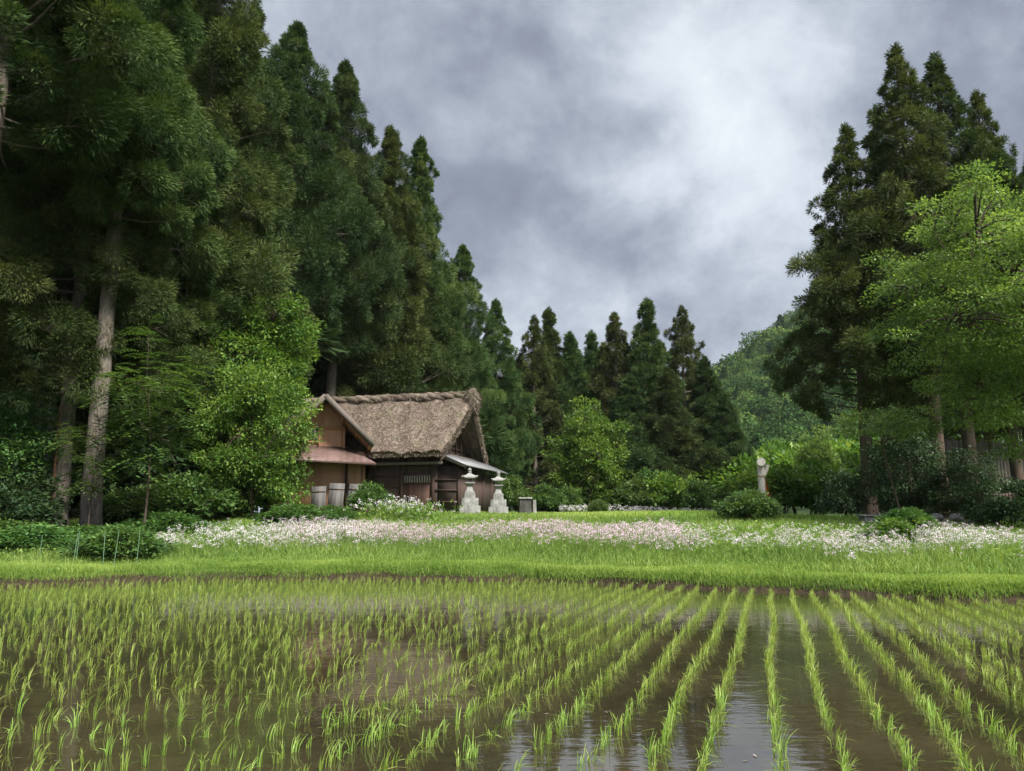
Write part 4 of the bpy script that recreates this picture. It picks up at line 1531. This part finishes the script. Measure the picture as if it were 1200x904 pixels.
def build_fence():
    Y = 42.0
    a, b = xat(1062, Y), xat(1260, Y)
    rng = np.random.default_rng(8)
    t = thing('board_fence', 'tall weathered pinkish board fence behind the dark trunks on the right', 'fence', (a, Y, Z(a, Y) - 0.05), math.radians(-4))
    L = b - a
    g = Geo()
    n = int(L / 0.17)
    for k in range(n):
        hgt = 4.3 + rng.normal(0, 0.10)
        if rng.random() < 0.06:
            hgt -= rng.uniform(0.3, 1.4)
        g.box((k * 0.17 + 0.085, rng.normal(0, 0.01), hgt / 2), (0.155 + rng.normal(0, 0.006), 0.025, hgt), tint=rng.random())
    part('boards', g, M['bamboo_grey'], t)
    for k in range(int(L / 1.8) + 1):
        g = Geo()
        g.box((k * 1.8, 0.09, 2.1), (0.13, 0.12, 4.2))
        part('post', g, M['bark_dark'], t)
    g = Geo()
    for z in (0.5, 2.0, 3.6):
        g.box((L / 2, -0.04, z), (L, 0.05, 0.10))
    part('rail', g, M['post'], t)
    # low dark fence in front
    Y2 = 33.0
    a, b = xat(1128, Y2), xat(1290, Y2)
    t = thing('low_fence', 'low dark wooden fence under the fresh green tree', 'fence', (a, Y2, Z(a, Y2) - 0.05), 0)
    L = b - a
    g = Geo()
    for k in range(int(L / 0.14)):
        g.box((k * 0.14, 0, 0.6), (0.10, 0.03, 1.2 + rng.normal(0, 0.03)))
    part('boards', g, M['blackwood'], t)
    g = Geo()
    for z in (0.3, 1.0):
        g.box((L / 2, 0.04, z), (L, 0.05, 0.08))
    part('rail', g, M['post'], t)


build_fence()


# red roofed shed peeping in at the left edge
def build_shed():
    Y = 33.0
    p = at(17, 445, Y)
    x1 = p.x
    gzv = Z(x1, Y)
    t = thing('red_shed', 'red roofed building half hidden by the cedars at the left edge', 'building', (x1 - 3.0, Y, gzv), 0)
    e = at(17, 422, Y).z - gzv
    r = at(0, 380, Y).z - gzv + 1.2
    g = Geo()
    g.box((0, 3, e / 2 - 0.1), (5.6, 5.0, e - 0.2))
    part('wall', g, M['blackwood'], t)
    for s in (-1, 1):
        g = Geo()
        V = []
        for y in (-0.2, 6.0):
            V += [(0, y, r), (s * 3.0, y, e), (s * 3.0, y, e - 0.15), (0, y, r - 0.15)]
        g.add(V, [(0, 1, 5, 4), (3, 7, 6, 2), (1, 2, 6, 5), (0, 3, 2, 1), (4, 5, 6, 7)])
        q = part('roof', g, M['redroof'], t)
        g = Geo()
        g.bar((0, -0.24, r - 0.08), (s * 3.05, -0.24, e - 0.08), 0.06, 0.24)
        part('bargeboard', g, M['barge'], q)


build_shed()

# green stakes
for i, (px_, Y_, h_) in enumerate([(45, 16.9, 0.55), (85.5, 16.4, 0.62), (89, 16.5, 0.66), (120.5, 16.2, 0.68), (133, 15.8, 0.74), (160, 16.3, 0.72)]):
    x = xat(px_, Y_, 0.3)
    g = Geo()
    g.tube([(0, 0, -0.1), (0.004, 0, h_ * 0.5), (0, 0, h_)], [0.0075, 0.0075, 0.006], 8)
    g.tube([(0, 0, h_), (0, 0, h_ + 0.012)], [0.009, 0.006], 8)
    o = link('garden_stake', g.mesh('garden_stake', M['stake'], True))
    o.location = (x, Y_, Z(x, Y_))
    o.rotation_euler = (0, math.radians([3, 4, 1, -1, 4, 1][i]), 0)
    tag(o, ['green garden stake standing alone left of the others', 'left stake of the close pair of green stakes', 'right stake of the close pair of green stakes',
            'green stake between the close pair and the slanting stake', 'slanting green stake in front of the big leaved shrub', 'green stake last on the right before the flowers'][i], 'stake', 'green garden stakes')


# ------------------------------------------------------------------ grass, meadow, flowers
def blades(rng, x, y, hgt, w, lean, tint, g, seg=2, mi=0):
    """curved grass blades: seg quads then a tip"""
    n = len(x)
    z = gz(x, y)
    a = rng.uniform(0, 2 * PI, n)
    d = np.stack([np.cos(a), np.sin(a), 0 * a], -1)
    f = rng.uniform(0, 2 * PI, n)
    s = np.stack([np.cos(f), np.sin(f), 0 * f], -1) * (w / 2)[:, None]
    P0 = np.stack([x, y, z - 0.01], -1)
    up = np.array([0, 0, 1.0])
    P1 = P0 + up * (hgt * 0.55)[:, None] + d * (hgt * lean * 0.25)[:, None]
    P2 = P0 + up * (hgt * (1 - 0.3 * lean))[:, None] + d * (hgt * lean)[:, None]
    g.quads(np.stack([P0 - s, P0 + s, P1 + s * 0.8, P1 - s * 0.8], 1), tint, mi)
    g.tris(np.stack([P1 - s * 0.8, P1 + s * 0.8, P2], 1), tint, mi)


def in_view(x, y, m=60):
    u, v, zc = pix((x, y, gz(x, y)))
    return (u > -m) & (u < 1200 + m)


def patchy(x, y, k=1.0, s=0.0):
    return 0.5 + 0.25 * np.sin(x * 0.8 * k + 1.3 * np.sin(y * 0.5 * k + s) + s) + 0.25 * np.sin(y * 1.1 * k - 0.9 * np.sin(x * 0.7 * k) + 2 * s)


def build_grass():
    rng = np.random.default_rng(90)
    # mown bank
    g = Geo()
    n = 260000
    x = rng.uniform(-13.5, 13, n)
    s = 0.02 + 1.75 * rng.random(n) ** 0.9
    y = edge_y(x) + s
    k = in_view(x, y) & (s > 0.06 + 0.20 * (patchy(x, x * 0.3, 3.1, 2.0) - 0.55))
    x, y, s = x[k], y[k], s[k]
    t = np.clip(rng.normal(0.50, 0.18, len(x)) + 0.30 * (patchy(x, y, 1.6) - 0.5) + 0.35 * (patchy(x, y, 5.0, 4.0) - 0.5) - 0.25 * (s < 0.3), 0, 1)
    h = rng.uniform(0.04, 0.12, len(x)) * (0.55 + 0.6 * patchy(x, y, 2.3, 1.0) + 0.7 * np.clip(patchy(x, y, 4.1, 2.0) - 0.6, 0, 1)) * (1 + 0.6 * np.clip((s - 1.4), 0, 1))
    blades(rng, x, y, h, rng.uniform(0.006, 0.013, len(x)), rng.uniform(0.1, 0.6, len(x)), t, g)
    # dry and darker overhanging blades along the muddy foot
    n = 9000
    x = rng.uniform(-13, 12, n)
    y = edge_y(x) + rng.uniform(0.05, 0.35, n)
    kk = patchy(x * 3, y, 1.3) > 0.35
    x, y = x[kk], y[kk]
    blades(rng, x, y, rng.uniform(0.08, 0.22, len(x)), rng.uniform(0.006, 0.012, len(x)), rng.uniform(0.3, 0.9, len(x)), np.clip(rng.normal(0.3, 0.3, len(x)), 0, 1), g)
    # broad leaved weeds and seeding stalks among the grass
    n = 26000
    x = rng.uniform(-13, 12, n)
    q = rng.random(n) ** 1.3 * 2.4
    y = edge_y(x) + 0.04 + q
    w = patchy(x, y, 2.6, 5.0) * 0.6 + patchy(x, y, 6.3, 1.0) * 0.4
    kk = in_view(x, y) & (w + rng.normal(0, 0.10, n) > 0.60)
    x, y = x[kk], y[kk]
    n = len(x)
    P = np.stack([x, y, gz(x, y) + rng.uniform(0.03, 0.15, n)], -1)
    L = rng.uniform(0.02, 0.055, n)
    g.quads(leaf_quads(P, unit(rdir(rng, n) * np.array([1, 1, 0.4])), unit(np.array([0, 0, 1.0]) + 0.5 * rdir(rng, n)), L, L * 0.6, 0.45), np.clip(rng.normal(0.12, 0.12, n), 0, 1))
    n = 5000
    x = rng.uniform(-13, 12, n)
    y = edge_y(x) + rng.uniform(0.1, 2.6, n)
    kk = in_view(x, y) & (patchy(x, y, 3.0, 0.2) > 0.5)
    x, y = x[kk], y[kk]
    blades(rng, x, y, rng.uniform(0.14, 0.32, len(x)), rng.uniform(0.004, 0.008, len(x)), rng.uniform(0.2, 0.7, len(x)), np.clip(rng.normal(0.75, 0.25, len(x)), 0, 1), g)
    o = link('bank_grass', g.mesh('bank_grass', M['grass']))
    tag(o, 'short bright green grass on the paddy bank', 'grass', kind='stuff')

    # taller meadow growth behind the bank
    g = Geo()
    n = 230000
    x = rng.uniform(-15, 17, n)
    s = 1.2 + 12.7 * rng.random(n) ** 1.25
    y = edge_y(x) + s
    k = in_view(x, y)
    x, y, s = x[k], y[k], s[k]
    pt = patchy(x, y, 1.2, 0.7)
    left = np.clip((-8.0 - x) / 2, 0, 1)
    h = (0.15 + 0.27 * np.clip((s - 1.2) / 1.8, 0, 1) * np.clip((8.2 - s) / 1.5, 0.30, 1)) * rng.uniform(0.45, 1.15, len(x)) * (0.7 + 0.5 * pt) * (1 - 0.3 * left)
    t = np.clip(rng.normal(0.42, 0.2, len(x)) + 0.35 * (pt - 0.5), 0, 1)
    blades(rng, x, y, h, rng.uniform(0.008, 0.02, len(x)), rng.uniform(0.1, 0.55, len(x)), t, g)
    # leafy stems that rise among the flower heads
    n = 28000
    x = rng.uniform(-9.5, 15, n)
    s = 2.0 + 5.4 * rng.random(n)
    y = edge_y(x) + s
    k = in_view(x, y) & (patchy(x, y, 1.9, 3.3) + rng.normal(0, 0.15, n) > 0.42)
    x, y, s = x[k], y[k], s[k]
    blades(rng, x, y, rng.uniform(0.28, 0.58, len(x)) * np.clip(0.6 + (s - 2.2) / 3, 0, 1), rng.uniform(0.008, 0.018, len(x)), rng.uniform(0.05, 0.4, len(x)), np.clip(rng.normal(0.40, 0.2, len(x)), 0, 1), g)
    # broad leaves of the flowering plants
    n = 60000
    x = rng.uniform(-12, 17, n)
    s = 2.4 + 8.0 * rng.random(n)
    y = edge_y(x) + s
    k = in_view(x, y) & (patchy(x, y, 1.5, 2.2) + rng.normal(0, 0.2, n) > 0.4)
    x, y, s = x[k], y[k], s[k]
    n = len(x)
    P = np.stack([x, y, gz(x, y) + rng.uniform(0.04, 0.36, n) * np.clip((s - 2) / 1.5, 0.3, 1)], -1)
    D = unit(rdir(rng, n) * np.array([1, 1, 0.4]) + np.array([0, 0, 0.25]))
    L = rng.uniform(0.06, 0.15, n)
    g.quads(leaf_quads(P, D, unit(np.array([0, 0, 1.0]) + 0.6 * rdir(rng, n)), L, L * 0.4, 0.45), np.clip(rng.normal(0.35, 0.2, n), 0, 1))
    o = link('meadow_growth', g.mesh('meadow_growth', M['meadow']))
    tag(o, 'tall grass and leafy stems between the bank and the house', 'meadow plants', kind='stuff')

    # lawn further back
    g = Geo()
    n = 150000
    y = rng.uniform(25, 50, n)
    x = rng.uniform(-0.62, 0.66, n) * y
    k = in_view(x, y) & (y - edge_y(x) > 9.5) & ~((x < -2.0) & (y > 33)) & (x > -0.47 * y) & ~((x > 0.52 * y) & (y > 28))
    x, y = x[k], y[k]
    pt = patchy(x, y, 0.7, 3.0)
    blades(rng, x, y, rng.uniform(0.05, 0.16, len(x)) * (0.6 + 0.9 * pt), rng.uniform(0.015, 0.035, len(x)), rng.uniform(0.1, 0.6, len(x)), np.clip(rng.normal(0.48, 0.16, len(x)) + 1.0 * (patchy(x, y * 2.2, 0.45, 1.2) - 0.45), 0, 1), g)
    o = link('lawn_grass', g.mesh('lawn_grass', M['grass']))
    tag(o, 'uneven yellow green lawn in front of the stone lanterns', 'grass', kind='stuff')


build_grass()


def build_flowers():
    rng = np.random.default_rng(91)

    def heads(g, x, y, zt, size, tint, npet=16):
        """flat topped clusters of tiny flowers on thin stems"""
        n = len(x)
        c = np.stack([x, y, zt], -1)
        st = np.stack([x, y, gz(x, y)], -1)
        w = np.stack([np.full(n, 0.003), np.zeros(n), np.zeros(n)], -1)
        g.quads(np.stack([st - w, st + w, c + w, c - w], 1), 0.35, 1)
        for k in range(npet):
            a = rng.uniform(0, 2 * PI, n)
            r = np.sqrt(rng.random(n)) * size
            off = np.stack([np.cos(a) * r, np.sin(a) * r, 0.6 * size * (1 - (r / size) ** 2) + rng.normal(0, 0.35, n) * size], -1)
            P = c + off
            f = rng.uniform(0, 2 * PI, n)
            D = np.stack([np.cos(f), np.sin(f), rng.normal(0, 0.35, n)], -1)
            N_ = unit(np.array([0, 0, 1.0]) + 0.6 * rdir(rng, n))
            l_ = size * rng.uniform(0.32, 0.6, n)
            g.quads(leaf_quads(P, D, N_, l_, l_ * 0.9, 0.5), np.clip(tint + rng.normal(0, 0.16, n), 0, 1), 0)

    def field(n, box, dens, zlo, zhi, size, white, kk, name, label, mat):
        g = Geo()
        x = rng.uniform(box[0], box[1], n)
        s = rng.uniform(box[2], box[3], n)
        y = edge_y(x) + s
        k = in_view(x, y) & (rng.random(n) < dens(x, y, s))
        x, y, s = x[k], y[k], s[k]
        hp = rng.uniform(zlo, zhi, len(x)) * np.clip(0.6 + (s - box[2]) / 3.0, 0, 1) * (0.85 + 0.3 * patchy(x, y, 2.0, 0.3))
        wp = np.clip(white + rng.normal(0, 0.18, len(x)), 0, 1)
        m = rng.integers(3, 8, len(x))
        i = np.repeat(np.arange(len(x)), m)
        q = len(i)
        X, Y = x[i] + rng.normal(0, 0.085, q), y[i] + rng.normal(0, 0.085, q)
        heads(g, X, Y, gz(X, Y) + hp[i] * rng.uniform(0.68, 1.06, q), rng.uniform(0.5, 1.15, q) * size, np.clip(wp[i] + rng.normal(0, 0.08, q), 0, 1))
        o = link(name, g.mesh(name, [mat, M['meadow']]))
        tag(o, label, 'flowers', kind='stuff')
    field(3800, (-6.4, 4.2, 2.0, 7.2), lambda x, y, s: np.clip(patchy(x, y, 1.1, 0.4) * 1.1 + 0.12, 0, 1) * np.clip((s - 2.3) / 1.9, 0, 1) * (0.3 + 0.7 * np.clip((x + 6.4) / 2.5, 0, 1)),
          0.40, 0.72, 0.040, 0.26, 1.0, 'pink_flowers', 'band of pale pink flowers in the middle of the meadow', M['petal'])
    field(1600, (-8.7, -3.4, 2.6, 7.0), lambda x, y, s: np.clip(patchy(x, y, 1.4, 2.0) * 1.3 - 0.25, 0, 1) * np.clip((s - 2.2) / 1.5, 0, 1),
          0.45, 0.75, 0.042, 0.6, 1.0, 'white_flowers', 'white flowers growing at the left end of the meadow', M['petal_white'])
    field(2500, (3.0, 14.5, 1.9, 8.2), lambda x, y, s: np.clip(patchy(x, y, 1.0, 1.0) * 1.3 - 0.12, 0, 1) * np.clip((s - 1.7) / 2.4, 0, 1) ** 1.3,
          0.34, 0.66, 0.040, 0.36, 1.0, 'white_flowers', 'white flowers growing at the right end of the meadow', M['petal_white'])
    # small clump by the house and a far thin line
    g = Geo()
    n = 130
    y = rng.uniform(28.5, 31, n)
    x = np.array([xat(470, 29.5)] * n) + rng.normal(0, 0.75, n)
    heads(g, x, y, gz(x, y) + rng.uniform(0.35, 0.8, n), rng.uniform(0.05, 0.10, n), np.clip(rng.normal(0.65, 0.2, n), 0, 1), 18)
    m = 1400
    P = np.stack([rng.choice(x, m) + rng.normal(0, 0.12, m), rng.choice(y, m), np.zeros(m)], -1)
    P[:, 2] = gz(P[:, 0], P[:, 1]) + rng.uniform(0.02, 0.6, m)
    L = rng.uniform(0.10, 0.22, m)
    g.quads(leaf_quads(P, unit(rdir(rng, m) + np.array([0, 0, 0.3])), rdir(rng, m), L, L * 0.4), np.clip(rng.normal(0.3, 0.2, m), 0, 1), 1)
    o = link('white_flowers', g.mesh('white_flowers', [M['petal_white'], M['meadow']]))
    tag(o, 'clump of tall white flowers in front of the dark house wall', 'flowers', kind='stuff')
    g = Geo()
    n = 700
    y = rng.uniform(42, 46, n)
    x = rng.uniform(0.06, 0.30, n) * y
    heads(g, x, y, gz(x, y) + rng.uniform(0.2, 0.5, n), rng.uniform(0.06, 0.1, n), np.clip(rng.normal(0.6, 0.2, n), 0, 1), 10)
    o = link('white_flowers', g.mesh('white_flowers', [M['petal_white'], M['meadow']]))
    tag(o, 'thin far line of white flowers below the middle cedars', 'flowers', kind='stuff')


build_flowers()


# ------------------------------------------------------------------ rice
def rice_tuft(rng, P, g, nb=9, hk=1.0, lean=None, single=False):
    """seedling tufts at the points P (n,3): every blade arches outwards"""
    n = len(P)
    lv = np.array([0.55, 0.1]) + rng.normal(0, 0.55, (n, 2))
    for b in range(nb):
        on = rng.random(n) < (0.55 + 0.45 * (b < 5))
        p = P[on]
        lean = lv[on]
        m = len(p)
        if not m:
            continue
        a = rng.uniform(0, 2 * PI, m)
        L = rng.uniform(0.070, 0.138, m) * hk
        o = rng.uniform(0.05, 0.55, m)
        o = np.where(rng.random(m) < 0.16, rng.uniform(0.9, 1.5, m), o)
        d = np.stack([np.cos(a) * o + lean[:, 0] * 0.38, np.sin(a) * o + lean[:, 1] * 0.38, 0 * a], -1)
        f = a + PI / 2 + rng.normal(0, 0.4, m)
        w = rng.uniform(0.0030, 0.0056, m)
        s = np.stack([np.cos(f), np.sin(f), 0 * f], -1) * (w / 2)[:, None]
        b0 = p + np.stack([rng.normal(0, 0.010, m), rng.normal(0, 0.010, m), np.full(m, -0.02)], -1)
        pts = [b0]
        for q in (0.3, 0.6, 0.85, 1.0):
            z = np.maximum(L * q - L * 0.62 * o * q * q, 0.004)
            hor = d * (L * (0.25 * q + 0.75 * q * q))[:, None] * 0.8
            v = b0 + hor
            v[:, 2] = b0[:, 2] + 0.02 + z
            pts.append(v)
        t = np.clip(rng.normal(0.48, 0.18, m) + 0.45 * (rng.random(m) < 0.05), 0, 1)
        ws = (0.8, 1.0, 0.85, 0.5)
        for q in range(3):
            g.quads(np.stack([pts[q] - s * ws[q], pts[q] + s * ws[q], pts[q + 1] + s * ws[q + 1], pts[q + 1] - s * ws[q + 1]], 1), t + 0.06 * q)
        g.tris(np.stack([pts[3] - s * 0.5, pts[3] + s * 0.5, pts[4]], 1), t + 0.15)


def build_rice():
    rng = np.random.default_rng(92)
    VPX = 894.0
    th = math.atan((VPX - 600) / FPX / cp)
    d = np.array([math.sin(th), math.cos(th)])
    nrm = np.array([math.cos(th), -math.sin(th)])
    pts = []
    for k in range(-48, 26):
        off = k * 0.30 - 0.035 + rng.normal(0, 0.018)
        ph = rng.uniform(0, 6)
        sp_ = 0.085 if k > -9 else 0.140
        t = 1.2 + rng.uniform(0, sp_)
        # rows of the planting pass start further out near the headland
        while t < 24:
            w = 0.018 * math.sin(t * 1.1 + ph) + rng.normal(0, 0.014 if k > -9 else 0.030)
            # a planting machine's kinks
            w += 0.10 * (1 if (t < 3.35 and k > 0) else 0)
            p = d * (t + rng.normal(0, 0.02)) + nrm * (off + w)
            t += sp_ * rng.uniform(0.85, 1.2)
            if rng.random() < 0.04:
                t += sp_ * rng.uniform(0.8, 2.2)
            pts.append((p[0], p[1]))
    P = np.array(pts)
    ok = (P[:, 1] > 1.9) & (P[:, 1] < edge_y(P[:, 0]) - 0.35)
    u, v, zc = pix((P[:, 0], P[:, 1], np.full(len(P), 0.1)))
    ok &= (u > -80) & (u < 1280) & (v < 990)
    # bare open water in the headland at the bottom middle
    hole = ((u - 640) / 170) ** 2 + ((v - 925) / 62) ** 2 < 1
    ok &= ~(hole & (rng.random(len(P)) < 0.75))
    P, u, v, zc = P[ok], u[ok], v[ok], zc[ok]
    vis = (u > 4) & (u < 1196) & (v < 905)
    order = np.argsort(np.where(vis, zc, 1e6))
    near = order[:300]
    far = order[300:]
    variants = []
    for i in range(24):
        g = Geo()
        rice_tuft(np.random.default_rng(300 + i), np.zeros((1, 3)), g, 9 + i % 6, 0.95 + 0.18 * math.sin(i * 2.1))
        variants.append(g.mesh('rice_seedling', M['rice']))
    for j, i in enumerate(near):
        o = bpy.data.objects.new('rice_seedling', variants[int(rng.integers(24))])
        C.objects.link(o)
        o.location = (P[i, 0], P[i, 1], 0)
        s = rng.uniform(0.75, 1.25)
        o.scale = (s, s, s * rng.uniform(0.9, 1.15))
        o.rotation_euler = (0, 0, rng.normal(0, 0.45))
        tag(o, 'young rice seedling tuft in the nearest part of the flooded paddy', 'rice plant', 'nearest rice seedlings')
    g = Geo()
    Q = np.concatenate([P[far], np.zeros((len(far), 1))], 1)
    rice_tuft(rng, Q, g, 12, 1.05)
    o = link('rice_rows', g.mesh('rice_rows', M['rice']))
    tag(o, 'rows of young rice seedlings over the farther part of the paddy', 'rice plants', kind='stuff')


build_rice()


def build_debris():
    """bits of straw and pale scum afloat between the rows"""
    rng = np.random.default_rng(95)
    g = Geo()
    n = 520
    y = 2.2 + 12 * rng.random(n) ** 1.4
    x = rng.uniform(-0.7, 0.7, n) * y
    k = (y < edge_y(x) - 0.3) & (patchy(x, y, 2.1, 0.5) > 0.45)
    x, y = x[k], y[k]
    n = len(x)
    a = rng.uniform(0, PI, n)
    D = np.stack([np.cos(a), np.sin(a), 0 * a], -1)
    P = np.stack([x, y, 0.003 + rng.random(n) * 0.003], -1)
    L = rng.uniform(0.012, 0.06, n)
    N_ = unit(np.array([0, 0, 1.0]) + 0.12 * rdir(rng, n))
    g.quads(leaf_quads(P, D, N_, L, rng.uniform(0.004, 0.014, n), 0.5), np.clip(rng.normal(0.5, 0.3, n), 0, 1))
    o = link('floating_straw', g.mesh('floating_straw', M['thatch']))
    tag(o, 'scattered bits of straw floating on the paddy water', 'straw bits', kind='stuff')


build_debris()


def build_haze():
    """damp valley air round the whole place"""
    g = Geo()
    g.box((0, 1350, 120), (5400, 3700, 244))
    m = bpy.data.materials.new('haze')
    m.use_nodes = True
    nt = m.node_tree
    nt.nodes.clear()
    out = nt.nodes.new('ShaderNodeOutputMaterial')
    v = nt.nodes.new('ShaderNodeVolumePrincipled')
    v.inputs['Color'].default_value = (0.82, 0.88, 0.96, 1)
    v.inputs['Density'].default_value = HAZE
    nt.links.new(v.outputs[0], out.inputs['Volume'])
    o = link('haze', g.mesh('haze', m))
    tag(o, 'thin damp air softening the far mountain flank', 'haze', kind='stuff')


HAZE = 0.00007
build_haze()
